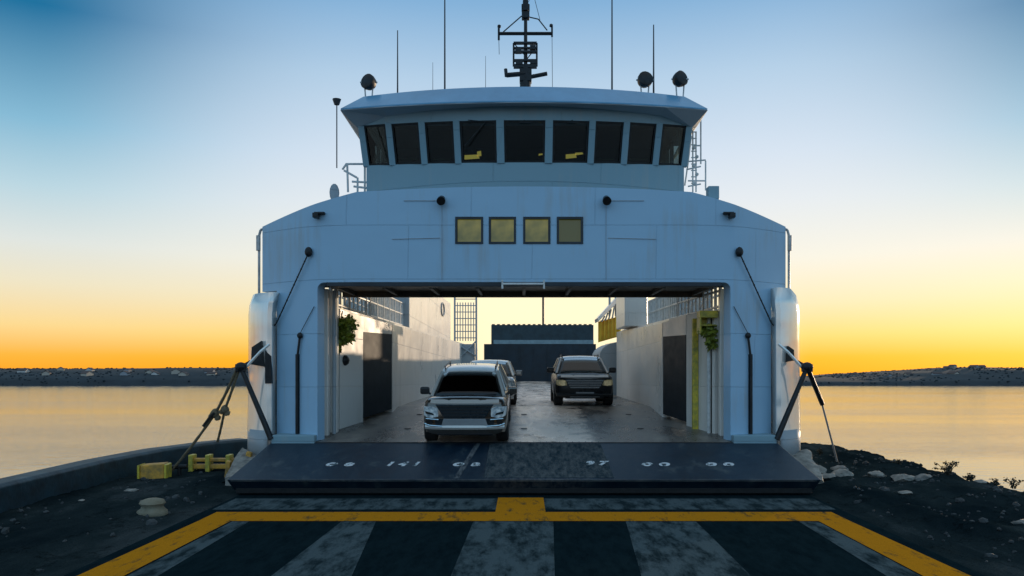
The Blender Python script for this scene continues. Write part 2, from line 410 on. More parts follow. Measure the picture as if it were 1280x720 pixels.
sheet('road_marking', [
  [(-6.0,14.72,0),(6.0,14.72,0),(6.0,15.62,0),(-6.0,15.62,0)],
  [(-.56,15.62,0),(.42,15.62,0),(.42,17.3,0),(-.56,17.3,0)],
  [(-6.42,-2,0),(-5.66,-2,0),(-5.40,14.72,0),(-6.0,14.72,0)],
  [(5.52,-2,0),(6.4,-2,0),(6.0,14.72,0),(5.42,14.72,0)]], .012, YLINE)

# left quay wall with sloping cap
QW = surf('quay_wall_paint', (.012,.045,.062), .55, var=.3, scale=2, col2=(.006,.016,.022), bump=.5, bscale=10)
bm = bm_new()
path = [(-10.2,-14),(-10.2,6),(-10.2,15),(-10.25,19.5),(-10.0,22),(-9.3,24),(-8.6,25)]
rings = []
for i, (x,y) in enumerate(path):
    a_ = Vector(path[max(0,i-1)]); b_ = Vector(path[min(len(path)-1,i+1)]); d = (b_-a_).normalized(); nrm = Vector((-d.y, d.x))
    def P(off, z): q = Vector((x,y))+nrm*off; return (q.x,q.y,z)
    rings.append([P(-.05,-.3),P(-.05,.50),P(.03,.56),P(.5,.56),P(.62,.48),P(.62,-4.5),P(.0,-4.5)])
loft(bm, rings)
tag(obj('quay_wall', bm, QW, bevel=.02), 'low dark blue quay wall along the water on the left', 'quay wall')

# ================================================================== FERRY
DECK0 = .94; DECKF = 1.51
def deck_z(y):
    if y <= 26.2: return DECK0 + (DECKF-DECK0)*max(0,(y-20.0))/6.2
    return DECKF
ferry = thing('ferry', 'white car ferry moored with its bow ramp down and car deck open', 'ferry', (0,20,0))

def planY(x):
    ax = abs(x)
    if ax < 4: return 20.0
    if ax < 5.2: return 20.0 + .14*((ax-4)/1.2)**2
    return 20.14 + .96*((ax-5.2)/1.7)**1.25
def topz(x):
    ax = abs(x)
    if ax < 4.2: return 7.34 - .14*(ax/4.2)**2
    if ax < 5.0: return 7.20 - .2*(ax-4.2)/.8
    return 7.0 - .48*((ax-5.0)/1.9)
LEGO = 6.42
bm = bm_new()
hx_ = [0,1,2,3]+[4+.1*k for k in range(12)]+[5.2+.1*k for k in range(12)]+[6.42]+[6.5+.1*k for k in range(5)]
xs = [-q for q in reversed(hx_[1:])]+hx_
CW = []
for a_, b_ in [(569,604),(611,645),(654,688),(696,729)]:
    CW.append((at(a_,305,20).x, at(b_,271,20).x))
CWZ = (at(0,305,20).z, at(0,271,20).z)
xs = sorted(xs+[q for p_ in CW for q in p_])
def fv(x, z): return bm.verts.new((x, planY(x), z))
for x0_, x1_ in zip(xs, xs[1:]):
    mid = abs((x0_+x1_)/2)
    zr = [1.0, None]
    bot = 4.95
    b0 = b1 = bot
    if mid > 5.2 and mid < LEGO: b0 = b1 = .97
    if mid > LEGO:
        b0 = 4.8; b1 = 4.8
    rows = [0,.35,.7,1]
    def zz(x, bz, t): return bz+(topz(x)-bz)*t
    segs = [(b0, 4.95)] if b0 < 4.9 else []
    segs.append((4.95 if b0<4.9 else b0, None))
    if mid < 3 and any(a_ < (x0_+x1_)/2 < b_ for a_, b_ in CW): segs = [(4.95, CWZ[0]), (CWZ[1], None)]
    elif mid < 3: segs = [(4.95, CWZ[0]), (CWZ[0], CWZ[1]), (CWZ[1], None)]
    for lo, hi in segs:
        h0 = topz(x0_) if hi is None else hi; h1 = topz(x1_) if hi is None else hi
        bm.faces.new((fv(x0_,lo),fv(x1_,lo),fv(x1_,h1),fv(x0_,h0)))
# rounded inner corners of the opening
for s in (-1,1):
    r = .17; ptsc = [(s*5.2,4.95)]+[(s*(5.2-r+r*math.cos(t)),4.95-r+r*math.sin(t)) for t in [i*math.pi/12 for i in range(7)]]
    bm.faces.new([bm.verts.new((p[0], planY(p[0]), p[1])) for p in (ptsc if s<0 else reversed(ptsc))])
bmesh.ops.remove_doubles(bm, verts=bm.verts, dist=.002)
bmesh.ops.recalc_face_normals(bm, faces=bm.faces)
for f in bm.faces:
    if f.normal.y > 0: f.normal_flip()
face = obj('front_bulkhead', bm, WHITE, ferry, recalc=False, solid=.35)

# foot plates of the two legs
for s in (-1,1):
    bm = bm_new(); bbox(bm, s*5.22, s*6.3, 19.93, 20.75, .90, 1.12)
    obj('leg_foot', bm, LGREY, ferry, bevel=.02)
    # dark slot for the ramp hoist
    bm = bm_new(); bbox(bm, s*5.76-.06, s*5.76+.06, planY(5.76)-.03, planY(5.76)+.05, 1.0, 3.15)
    obj('hoist_slot', bm, NAVY, ferry, bevel=.01)
    # sheave + rod above the slot
    bm = bm_new(); ball(bm, (s*5.68, planY(5.68)-.06, 3.62), .075, 1,.8,1.1); tube(bm, (s*5.68,planY(5.68)-.06,3.6),(s*5.75,planY(5.75)-.07,3.1), .03); tube(bm, (s*5.76,planY(5.76)-.08,1.0),(s*5.76,planY(5.76)-.08,3.15), .035)
    obj('hoist_rod', bm, DARK, ferry)
    # wire from high eye down to the leg
    bm = bm_new(); ball(bm, (s*5.42, planY(5.42)-.09, 5.72), .1, 1,.8,1.3); tube(bm, (s*5.42, planY(5.42),5.72),(s*5.42, planY(5.42)-.12,5.72), .06)
    obj('cable_eye', bm, DARK, ferry)
    bm = bm_new(); e0 = Vector((s*5.42, planY(5.42)-.11, 5.68)); e1 = Vector((s*6.38, planY(6.38)-.13, 3.95)); e2 = Vector((s*7.02, 20.85, 3.35))
    poly(bm, [e0, e1, e2], .018, 6); 
    for k in range(9):
        p = e0.lerp(e1, k/9); ball(bm, p, .028, sub=1)
    obj('stay_cable', bm, DARK, ferry)
    bm = bm_new(); poly(bm, [(s*5.28, planY(5.28)-.03, 4.35),(s*5.66, planY(5.66)-.06, 3.7)], .01, 6)
    obj('wire', bm, WIREM, ferry)
    # deck floodlights on the face
    bm = bm_new(); xx = s*2.05; box(bm, (xx, 19.93, 7.02), (.14,.18,.06)); tube(bm, (xx,19.95,7.02),(xx,19.74,6.92), .085, 12, .11)
    obj('floodlight', bm, DARK, ferry, auto=40)
    bm = bm_new(); xx = s*5.12; box(bm, (xx, planY(5.12)-.07, 6.68), (.26,.14,.05)); box(bm, (xx+.08*s, planY(5.12)-.12, 6.61), (.14,.2,.12))
    obj('bracket_lamp', bm, DARK, ferry, bevel=.01)
    # conduits along the plate
    bm = bm_new(); tube(bm, (s*2.1,19.985,6.98),(s*3.0,19.985,6.98), .008, 6); tube(bm, (s*2.1,19.985,6.05),(s*3.3,19.985,6.02), .007,6); tube(bm, (s*2.05,19.985,5.0),(s*2.05,19.985,6.9), .006, 6)
    obj('conduit', bm, GREYP, ferry)

# lintel underside: brown channel three metres deep
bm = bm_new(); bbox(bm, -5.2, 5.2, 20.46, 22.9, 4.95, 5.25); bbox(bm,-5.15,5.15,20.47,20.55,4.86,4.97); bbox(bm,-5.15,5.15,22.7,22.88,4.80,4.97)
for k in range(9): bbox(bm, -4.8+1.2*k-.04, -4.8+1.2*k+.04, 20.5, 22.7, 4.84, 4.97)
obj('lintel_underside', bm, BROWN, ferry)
bm = bm_new(); bbox(bm, -4.93, 4.93, 19.99, 20.33, 4.84, 4.945)
obj('lintel_edge', bm, NAVY, ferry, bevel=.01)
# guide bar hung at mid lintel
bm = bm_new(); tube(bm, at(628,355,19.85), at(680,355,19.85), .03, 10)
for px in (628,680): tube(bm, at(px,350,19.85), at(px,361,19.85), .025, 8); tube(bm, at(px,352,19.85), at(px,352,20.05), .02, 8)
obj('guide_bar', bm, RAILM, ferry)

# upper house behind the face
bm = bm_new(); bbox(bm, -5.9, 5.9, 20.9, 24.6, 5.4, 6.75); bbox(bm, -4.3,4.3, 20.7, 24.6, 6.7, 7.1)
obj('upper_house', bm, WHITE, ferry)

# four lit cabin windows
for i, (a_, b_) in enumerate([(569,604),(611,645),(654,688),(696,729)]):
    p0 = at(a_,305,20); p1 = at(b_,271,20)
    bm = bm_new(); y = 19.982; t = .055
    bbox(bm, p0.x, p1.x, y, 20.2, p1.z-t, p1.z); bbox(bm, p0.x, p1.x, y, 20.2, p0.z, p0.z+t)
    bbox(bm, p0.x, p0.x+t, y, 20.2, p0.z+t, p1.z-t); bbox(bm, p1.x-t, p1.x, y, 20.2, p0.z+t, p1.z-t)
    w = obj('cabin_window', bm, NAVY, ferry)
    bm = bm_new(); bbox(bm, p0.x+t, p1.x-t, 20.09, 20.12, p0.z+t, p1.z-t)
    obj('pane', bm, DIMG if i == 3 else LITG, w)

# ---- hull sides, outside plating : glossy, rounded into the bow
for s in (-1,1):
    bm = bm_new(); rings = []
    plan = [(6.44,20.75),(6.47,20.5),(6.56,20.42),(6.70,20.48),(6.92,20.66),(7.16,20.92),(7.33,21.25),(7.40,21.8),(7.42,23),(7.42,30),(7.42,50),(7.2,70)]
    for (x,y) in plan:
        k = 0 if y > 20.9 else 1
        top = 4.74 if s < 0 else 4.86-.75*max(0,x-6.95)
        rings.append([(s*(x-.05*k),y,-3.5),(s*(x-.0),y,.4),(s*(x+.02*(1-k)),y,1.2),(s*x,y,2.2),(s*(x-.01),y,3.4),(s*(x-.01),y,4.2),(s*(x-.03),y+.01,4.45),(s*(x-(.12 if s<0 else .03)),y+.04,top)])
    vs = loft(bm, rings, closed=False, cap=False)
    obj('hull_side', bm, GLOSSW, ferry, smooth=True, solid=.06)
    # grey boot band at the foot of the plating
    bm = bm_new(); rings = []
    for (x,y) in plan[:8]:
        rings.append([(s*(x+.012),y-.012,.5),(s*(x+.012),y-.012,1.2)])
    loft(bm, rings, closed=False, cap=False)
    obj('rubbing_band', bm, GREYP, ferry, smooth=True, solid=.02)
    # dark plate: left imitates a hull reflection, right a small opening; white gooseneck
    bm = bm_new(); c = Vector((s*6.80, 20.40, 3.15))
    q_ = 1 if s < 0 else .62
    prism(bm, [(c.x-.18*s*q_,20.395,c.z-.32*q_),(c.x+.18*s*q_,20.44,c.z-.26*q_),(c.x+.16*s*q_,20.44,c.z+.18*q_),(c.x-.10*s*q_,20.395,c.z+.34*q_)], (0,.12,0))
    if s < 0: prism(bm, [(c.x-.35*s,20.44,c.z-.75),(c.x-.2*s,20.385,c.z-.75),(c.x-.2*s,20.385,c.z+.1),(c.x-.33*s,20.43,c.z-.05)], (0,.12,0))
    obj('fairlead_reflection', bm, DARK, ferry)
    bm = bm_new(); poly(bm, [at(655+s*318,430,20.25), at(655+s*330,440,20.2), at(655+s*350,462,20.2)], .035, 8)
    obj('gooseneck', bm, GLOSSW, ferry)
    # upper rail pipes at wing edge
    bm = bm_new(); x = s*7.0
    poly(bm, [(s*6.85,21.2,6.5),(s*6.98,21.2,6.45),(s*7.02,21.2,6.3),(s*7.02,21.2,4.75)], .035, 8); poly(bm, [(s*6.98,21.6,6.4),(s*7.02,22.5,6.3),(s*7.02,22.5,4.75)], .03, 8)
    tube(bm, (s*7.03,21.17,5.9),(s*7.03,21.17,6.3), .06, 8)
    obj('wing_pipe', bm, STEEL, ferry)
# side box decks (between hull plating and inner walls), hidden roof
for s in (-1,1):
    bm = bm_new()
    y1 = 70 if s < 0 else 36
    prism(bm, [(s*5.28,22.0,4.1),(s*4.36,25.0,4.1),(s*4.3,y1,4.1),(s*7.12,y1,4.1),(s*7.12,22.0,4.1)], (0,0,.08))
    obj('side_deck', bm, LGREY, ferry)

# ---- car deck
m, nt, b = newmat('car_deck'); N = nt.nodes; L = nt.links
geo = N.new('ShaderNodeNewGeometry')
a = noi(.9, 10, .68, st=(1,.45,1)); fine = noi(22,6); st_ = noi(2.2,8,.7)
c1 = ramp(a.outputs[0], [(.38,(.05,.042,.035)),(.5,(.13,.11,.092)),(.62,(.32,.27,.22))])
sx = N.new('ShaderNodeSeparateXYZ'); L.new(geo.outputs['Position'], sx.inputs[0])
wx = N.new('ShaderNodeMath'); wx.operation='MULTIPLY_ADD'; L.new(st_.outputs[0], wx.inputs[0]); wx.inputs[1].default_value=1.3; L.new(sx.outputs[0], wx.inputs[2])
band = ramp(wx.outputs[0], [(.0,(0,0,0)),(.30,(0,0,0)),(.36,(1,1,1)),(.98,(1,1,1))]);
# worn paint strip down the middle, paled further to paint in sky glare: x from about -0.4 to 2
mr1 = N.new('ShaderNodeMapRange'); mr1.inputs['From Min'].default_value=.25; mr1.inputs['From Max'].default_value=.55; L.new(wx.outputs[0], mr1.inputs[0])
mr2 = N.new('ShaderNodeMapRange'); mr2.inputs['From Min'].default_value=2.5; mr2.inputs['From Max'].default_value=2.2; L.new(wx.outputs[0], mr2.inputs[0])
bb = N.new('ShaderNodeMath'); bb.operation='MULTIPLY'; L.new(mr1.outputs[0], bb.inputs[0]); L.new(mr2.outputs[0], bb.inputs[1])
pat = ramp(noi(1.6,9,.7).outputs[0], [(.36,(0,0,0)),(.45,(1,1,1))])
b2 = N.new('ShaderNodeMath'); b2.operation='MULTIPLY'; L.new(bb.outputs[0], b2.inputs[0]); L.new(pat.outputs[0], b2.inputs[1])
mx = N.new('ShaderNodeMix'); mx.data_type='RGBA'; L.new(b2.outputs[0], mx.inputs[0]); L.new(c1.outputs[0], mx.inputs[6]); mx.inputs[7].default_value=(.88,.70,.56,1)
b.inputs['Specular IOR Level'].default_value=.4
L.new(mx.outputs[2], b.inputs['Base Color'])
rm = N.new('ShaderNodeMapRange'); rm.inputs['From Min'].default_value=.38; rm.inputs['From Max'].default_value=.6; rm.inputs['To Min'].default_value=.16; rm.inputs['To Max'].default_value=.48
L.new(a.outputs[0], rm.inputs[0]); L.new(rm.outputs[0], b.inputs['Roughness'])
bp = N.new('ShaderNodeBump'); bp.inputs['Strength'].default_value=.8; bp.inputs['Distance'].default_value=.035
ad = N.new('ShaderNodeMath'); ad.operation='ADD'; L.new(fine.outputs[0], ad.inputs[0]); L.new(st_.outputs[0], ad.inputs[1]); L.new(ad.outputs[0], bp.inputs['Height']); L.new(bp.outputs[0], b.inputs['Normal'])
CARDECK = m
gm_ = N.new('ShaderNodeMath'); gm_.operation='MULTIPLY_ADD'; L.new(bb.outputs[0], gm_.inputs[0]); gm_.inputs[1].default_value=-.12; L.new(rm.outputs[0], gm_.inputs[2]); L.new(gm_.outputs[0], b.inputs['Roughness'])
b.inputs['Specular IOR Level'].default_value=.7
bm = bm_new(); 
pr = [(20.0,DECK0),(26.2,DECKF),(74,DECKF)]
rings = [[(-7.1,y,z),(7.1,y,z),(7.1,y,z-.35),(-7.1,y,z-.35)] if y>21.5 else [(-6.35,y,z),(6.35,y,z),(6.35,y,z-.35),(-6.35,y,z-.35)] for y,z in [(20.0,DECK0),(21.6,deck_z(21.6)),(26.2,DECKF),(74,DECKF)]]
loft(bm, rings)
obj('car_deck', bm, CARDECK, ferry)
bm = bm_new(); bbox(bm, -6.3,6.3,19.97,20.05,.55,.935); bbox(bm,-6.2,6.2,20.05,20.6,-3,.6)
obj('bow_sill', bm, DARK, ferry)
# deck seams / fittings: cloverleaf lashing pots
for y in (22,24.5,27,30,34,38):
    for x in (-3.2,0.,3.2):
        bm = bm_new(); tube(bm, (x,y,deck_z(y)-.01),(x,y,deck_z(y)+.012), .09, 12)
        obj('lashing_pot', bm, DARK, ferry)

# ---- inner side walls
def wall_seg(name, x0,y0,x1,y1,zt0,zt1, mat, th, curb=True, zb=None):
    bm = bm_new()
    d = Vector((x1-x0,y1-y0)).normalized(); nn = Vector((d.y,-d.x))*th
    zb0 = deck_z(y0) if zb is None else zb; zb1 = deck_z(y1) if zb is None else zb
    loft(bm, [[(x0,y0,zb0-.05),(x0,y0,zt0),(x0-nn.x,y0-nn.y,zt0),(x0-nn.x,y0-nn.y,zb0-.05)],[(x1,y1,zb1-.05),(x1,y1,zt1),(x1-nn.x,y1-nn.y,zt1),(x1-nn.x,y1-nn.y,zb1-.05)]])
    return obj(name, bm, mat, ferry, bevel=.01)
for s in (-1,1):
    th = .25*(-1 if s<0 else 1)
    end = 70 if s<0 else 35
    if s < 0: d0 = (-4.90,23.25); d1 = (-4.36,25.0); a0 = (-5.28,22.0)
    else: d0 = (4.80,22.6); d1 = (4.40,24.0); a0 = (5.28,21.3)
    wall_seg('side_wall', a0[0],a0[1],d0[0],d0[1],4.42 if s<0 else 4.3,4.28, CREAM, th)
    # above the door
    bm = bm_new(); dz = 3.83 if s<0 else 3.72
    dd = (Vector(d1)-Vector(d0)).normalized(); nn = Vector((dd.y,-dd.x))*th
    loft(bm, [[(d0[0],d0[1],dz),(d0[0],d0[1],4.28),(d0[0]-nn.x,d0[1]-nn.y,4.28),(d0[0]-nn.x,d0[1]-nn.y,dz)],[(d1[0],d1[1],dz),(d1[0],d1[1],4.14),(d1[0]-nn.x,d1[1]-nn.y,4.14),(d1[0]-nn.x,d1[1]-nn.y,dz)]])
    obj('side_wall', bm, CREAM, ferry)
    # door: dark leaf set back with frame and handle
    door_loc = Vector(((d0[0]+d1[0])/2,(d0[1]+d1[1])/2,0))
    bm = bm_new(); off = Vector((nn.x,nn.y,0)).normalized()*.0
    q0 = Vector((d0[0]-nn.x*.7,d0[1]-nn.y*.7,0)); q1 = Vector((d1[0]-nn.x*.7,d1[1]-nn.y*.7,0))
    loft(bm, [[(q0.x,q0.y,deck_z(q0.y)+.1),(q0.x,q0.y,dz),(q0.x-nn.x*.3,q0.y-nn.y*.3,dz),(q0.x-nn.x*.3,q0.y-nn.y*.3,deck_z(q0.y)+.1)],[(q1.x,q1.y,deck_z(q1.y)+.1),(q1.x,q1.y,dz),(q1.x-nn.x*.3,q1.y-nn.y*.3,dz),(q1.x-nn.x*.3,q1.y-nn.y*.3,deck_z(q1.y)+.1)]])
    dr = obj('door', bm, DOORM, ferry)
    bm = bm_new(); hm = (q0.lerp(q1,.45)); u = Vector((nn.x,nn.y,0)).normalized()*.05
    poly(bm, [Vector((hm.x,hm.y,2.75))+u, Vector(q0.lerp(q1,.62))+u+Vector((0,0,2.2))], .025, 8)
    obj('handle', bm, RAILM, dr)
    for q in (Vector((*d0,0)), Vector((*d1,0))):
        bm = bm_new()
        u2 = Vector((nn.x,nn.y,0)).normalized()*.03
        box(bm, (q.x+u2.x, q.y+u2.y, (deck_z(q.y)+dz)/2+.03), (.09,.09,dz-deck_z(q.y)))
        obj('door_frame', bm, CREAM, ferry, bevel=.01)
    wall_seg('side_wall', d1[0],d1[1], s*4.30, end, 4.14, 4.30, CREAM, th)
    # coping along the wall top
    bm = bm_new()
    loft(bm, [[(s*(abs(x)-.05),y,z),(s*(abs(x)-.05),y,z+.07),(s*(abs(x)+.5),y,z+.09),(s*(abs(x)+.5),y,z)] for x,y,z in ((a0[0],a0[1],4.42 if s<0 else 4.30),(d1[0],d1[1],4.18),(s*4.3,end,4.30))])
    obj('wall_coping', bm, CREAM, ferry)
    # dark kerb at the wall foot
    bm = bm_new()
    loft(bm, [[(s*(abs(x)-.2),y,deck_z(y)-.02),(s*(abs(x)-.2),y,deck_z(y)+.2),(s*(abs(x)+.02),y,deck_z(y)+.24),(s*(abs(x)+.02),y,deck_z(y)-.02)] for x,y in ((d1[0],d1[1]+.1),(s*4.36,26.2),(s*4.3,end))])
    obj('wheel_kerb', bm, DARK, ferry)
    # ribs
    for k in range(9):
        bm = bm_new(); y = 27+k*(2.6 if s<0 else .9); x = abs(d1[0])+(4.30-abs(d1[0]))*(y-d1[1])/(end-d1[1])
        box(bm, (s*(x-.012), y, 2.95), (.03,.05,2.2))
        obj('wall_rib', bm, CREAM, ferry)
# pillars just inside the opening
bm = bm_new(); bbox(bm, -5.28,-5.13, 20.95,21.15, 1.0, 4.87); bbox(bm, -5.26,-5.0, 21.4,21.6, 1.05, 4.87)
obj('pillar', bm, CREAM, ferry, bevel=.02)
bm = bm_new(); tube(bm,(-5.03,21.2,1.05),(-5.03,21.2,4.85),.05,10)
obj('drain_pipe', bm, GREYP, ferry)
bm = bm_new(); bbox(bm, 5.12,5.26, 20.9,21.1, 1.0, 4.87)
obj('pillar', bm, CREAM, ferry, bevel=.02)
bm = bm_new(); bbox(bm, 4.62,4.78, 21.9,22.05, 1.1, 4.15)
obj('pillar', bm, YELG, ferry, bevel=.02)
for xx, mm in ((5.16,RAILM),(5.04,DARK),(4.93,RAILM)):
    bm = bm_new(); tube(bm,(xx,21.35,1.05),(xx,21.35,4.3),.05,10); obj('hydraulic_pipe', bm, mm, ferry)
bm = bm_new(); bbox(bm, -5.3,-5.12, 21.6,22.0, 1.05, 3.1); bbox(bm, -5.2,-4.98, 22.3,22.5, 2.6,3.1); tube(bm,(-5.05,22.2,1.2),(-5.05,22.2,3.0),.04); ball(bm,(-5.0,22.2,3.0),.16)
obj('fire_station', bm, DARK, ferry, bevel=.01)
# yellow box high on the right with a green hose bundle hung below
bm = bm_new(); bbox(bm, 4.62,5.1, 21.0,21.4, 4.12,4.30); bbox(bm,4.62,4.66,21.0,21.4,3.7,4.12); bbox(bm,4.62,5.1,21.36,21.4,3.7,4.12); bbox(bm,4.66,5.06,21.02,21.36,3.9,3.94)
obj('yellow_locker', bm, YELG, ferry, bevel=.01)

def leaf_cluster(c, rad, n, size, rr, bm):
    for k in range(n):
        d = Vector((rr.gauss(0,1),rr.gauss(0,1),rr.gauss(0,1))).normalized()
        p = Vector(c)+Vector((d.x*rad[0],d.y*rad[1],d.z*rad[2]))*rr.uniform(.45,1.05)
        t = Vector((rr.uniform(-1,1),rr.uniform(-1,1),rr.uniform(-1,.4))).normalized(); u = t.cross(Vector((rr.uniform(-1,1),rr.uniform(-1,1),rr.uniform(-1,1)))).normalized()
        s_ = size*rr.uniform(.6,1.3)
        a_ = [p, p+t*s_*.5+u*s_*.28, p+t*s_, p+t*s_*.5-u*s_*.28]
        bm.faces.new([bm.verts.new(q) for q in a_])
rr = random.Random(5)
pl = thing('hanging_plant', 'bushy green plant hanging on the cream wall left of the car deck', 'plant', (-4.93,21.75,3.1))
bm = bm_new(); leaf_cluster((-4.85,21.75,3.98),(.28,.2,.22),560,.14,rr,bm); leaf_cluster((-4.92,21.75,3.66),(.28,.2,.2),520,.14,rr,bm); leaf_cluster((-5.1,21.75,3.4),(.12,.12,.2),160,.12,rr,bm)
obj('foliage', bm, LEAF, pl, recalc=False)
bm = bm_new(); tube(bm,(-5.0,21.85,3.2),(-4.97,21.8,4.2),.02); tube(bm,(-4.97,21.8,4.2),(-4.99,22.0,4.35),.015)
obj('stem', bm, WEED, pl)
pl2 = thing('hanging_plant', 'green plant hanging under the yellow locker right of the car deck', 'plant', (4.9,21.2,3.2))
bm = bm_new(); leaf_cluster((4.88,21.15,3.78),(.2,.15,.16),380,.12,rr,bm); leaf_cluster((4.95,21.15,3.5),(.13,.12,.2),240,.12,rr,bm)
obj('foliage', bm, LEAF, pl2, recalc=False)
bm = bm_new(); tube(bm,(4.9,21.2,3.3),(4.88,21.2,3.92),.015)
obj('stem', bm, WEED, pl2)

# ---- upper side railings, both sides (visible through the opening)
def railing(pts, h=.95, step=.27, name='railing', r=.03, mat=RAILM, mid=True):
    bm = bm_new()
    for p, q in zip(pts, pts[1:]):
        p = Vector(p); q = Vector(q); n = max(1, int((q-p).length/step))
        for k in range(n+1):
            b0 = p.lerp(q, k/n); tube(bm, b0, b0+Vector((0,0,h)), r*(1.6 if k%4==0 else 1.), 6)
        for hh in ((h, h*.55, .1) if mid else (h,)): tube(bm, p+Vector((0,0,hh)), q+Vector((0,0,hh)), r*1.2, 6)
    return obj(name, bm, mat, ferry)
railing([(-5.35,22.2,4.5),(-4.75,24.6,4.3),(-4.7,31,4.3)])
railing([(-5.7,22.2,4.5),(-5.5,27,4.35),(-5.5,31,4.3)], step=.5)
railing([(5.30,21.6,4.36),(4.75,24.6,4.25),(4.6,29.5,4.25)])
railing([(5.7,21.6,4.4),(5.6,29.5,4.3)], step=.5)
for k in range(7):
    bm = bm_new(); tube(bm, (-5.2+k*.03,23+k*1.1,4.35),(-5.0+k*.03,23.9+k*1.1,5.3),.018,6); obj('railing_brace', bm, RAILM, ferry)
for k in range(6):
    bm = bm_new(); tube(bm, (5.3-k*.05,22.2+k*1.1,5.3),(5.0-k*.05,23.1+k*1.1,4.3),.018,6); obj('railing_brace', bm, RAILM, ferry)
bm = bm_new(); bbox(bm, -7.0,-4.45, 31,31.2, 4.25,6.4); obj('shade_grey_bulkhead', bm, GREYP, ferry)  # grey panels put the shade of the block fronts into colour
bm = bm_new(); bbox(bm,5.0,7.0,30.0,30.2,4.3,6.4); obj('shade_grey_bulkhead', bm, GREYP, ferry)
bm = bm_new(); bbox(bm, -7.0,-4.5, 31.2,49, 4.30,6.6)
obj('deck_house', bm, CREAM, ferry, bevel=.03)
bm = bm_new(); bbox(bm, 3.8,4.66, 30.2,33, 4.32,6.6)
obj('deck_house', bm, CREAM, ferry, bevel=.03)
# coiled hose on left house
bm = bm_new()
for k in range(18):
    t0 = k/18*6.283; t1 = (k+1)/18*6.283
    tube(bm, (-4.46,44+.8*math.cos(t0),5.9+.35*math.sin(t0)),(-4.46,44+.8*math.cos(t1),5.9+.35*math.sin(t1)),.04,6)
obj('hose_coil', bm, GREYP, ferry)
# stair cage at the left, far down the deck
bm = bm_new(); x0,x1 = -4.5,-3.1
for y in (52,):
    for x in (x0,x1): tube(bm, (x,y,1.5),(x,y,7.4),.07,6)
    for k in range(7): tube(bm,(x0,y,4.6+k*.42),(x1,y,4.6+k*.42),.03,6)
    for k in range(9): tube(bm,(x0+k*(x1-x0)/8,y,4.4),(x0+k*(x1-x0)/8,y,6.9),.035,6)
    tube(bm,(x0,y,3.0),(x1,y,4.4),.05); tube(bm,(x0,y,4.3),(x1,y,3.4),.05)
bbox(bm,x0+.1,x1-.1,52.1,52.2,2.6,4.2)
obj('stair_cage', bm, GREYP, ferry)
# right: yellow stair side with white sloping canopy
bm = bm_new(); prism(bm, [at(748,418,36),at(772,408,36),at(775,400,36),at(775,428,36),at(748,438,36)][::-1] if False else [at(748,428,36),at(748,402,36),at(776,395,36),at(776,420,36)], (0,.15,0))
for k in range(6): box(bm, at(751+k*4.6,413-k*1.2,35.95), (.04,.1,.9))
obj('stair_side', bm, surf('stair_yellow',(.98,.62,.05),.5,var=.12,scale=3), ferry)
bm = bm_new(); prism(bm, [at(748,402,35.6),at(747,397,35.6),at(772,370,35.6),at(776,374,35.6)], (0,1.6,0))
obj('stair_canopy', bm, GLOSSW, ferry, bevel=.02)
bm = bm_new()
for k in range(6): tube(bm, at(752+k*4.5,402-k*1.5,35.8), at(756+k*4,395-k*4.2,35.8), .035, 6)
tube(bm, at(762,372,36), at(762,395,36), .05); tube(bm, at(770,366,36), at(770,395,36), .06)
obj('stair_brace', bm, GREYP, ferry)
bm = bm_new()
rings=[]
for t in range(7):
    an = t/6*math.pi/2
    rings.append([(4.35-1.0*math.sin(an)*.95, 36.0+0*t, 1.5),(4.35-1.0*math.sin(an)*.95,36.0, 1.6+2.3*(math.cos(an)*.28+.72)),(4.35-1.0*math.sin(an)*.95,40,1.6+2.3*(math.cos(an)*.28+.72)),(4.35-1.0*math.sin(an)*.95,40,1.5)])
loft(bm, rings)
obj('engine_casing', bm, GREYP, ferry, auto=30)

# ---- stern gate, raised
YS = 64.0
bm = bm_new(); p0 = at(605,475,YS); p1 = at(745,430,YS); bbox(bm, p0.x, p1.x, YS, YS+.6, 1.4, p1.z)
for k in range(8): bbox(bm, p0.x+.6+k*1.1, p0.x+.68+k*1.1, YS-.05, YS, 1.5, p1.z-.05)
sg = obj('stern_gate', bm, NAVY, ferry)
bm = bm_new(); q0 = at(614,430,YS); q1 = at(742,406,YS); bbox(bm, q0.x,q1.x, YS+.1, YS+.5, q0.z, q1.z)
for k in range(20):
    bbox(bm, q0.x+k*(q1.x-q0.x)/20+.05, q0.x+k*(q1.x-q0.x)/20+.28, YS+.15, YS+.45, q1.z, q1.z+.07)
obj('gate_leaf', bm, NAVYG, sg)
bm = bm_new(); bbox(bm, at(617,0,YS).x, q1.x, YS-.06, YS+.09, at(0,430,YS).z+.002, at(0,425,YS).z)
obj('gate_trim', bm, PALEB, sg)
bm = bm_new(); tube(bm, at(679,407,YS+.8), at(679,340,YS+.8), .09, 8)
obj('jackstaff', bm, WIREM, ferry)

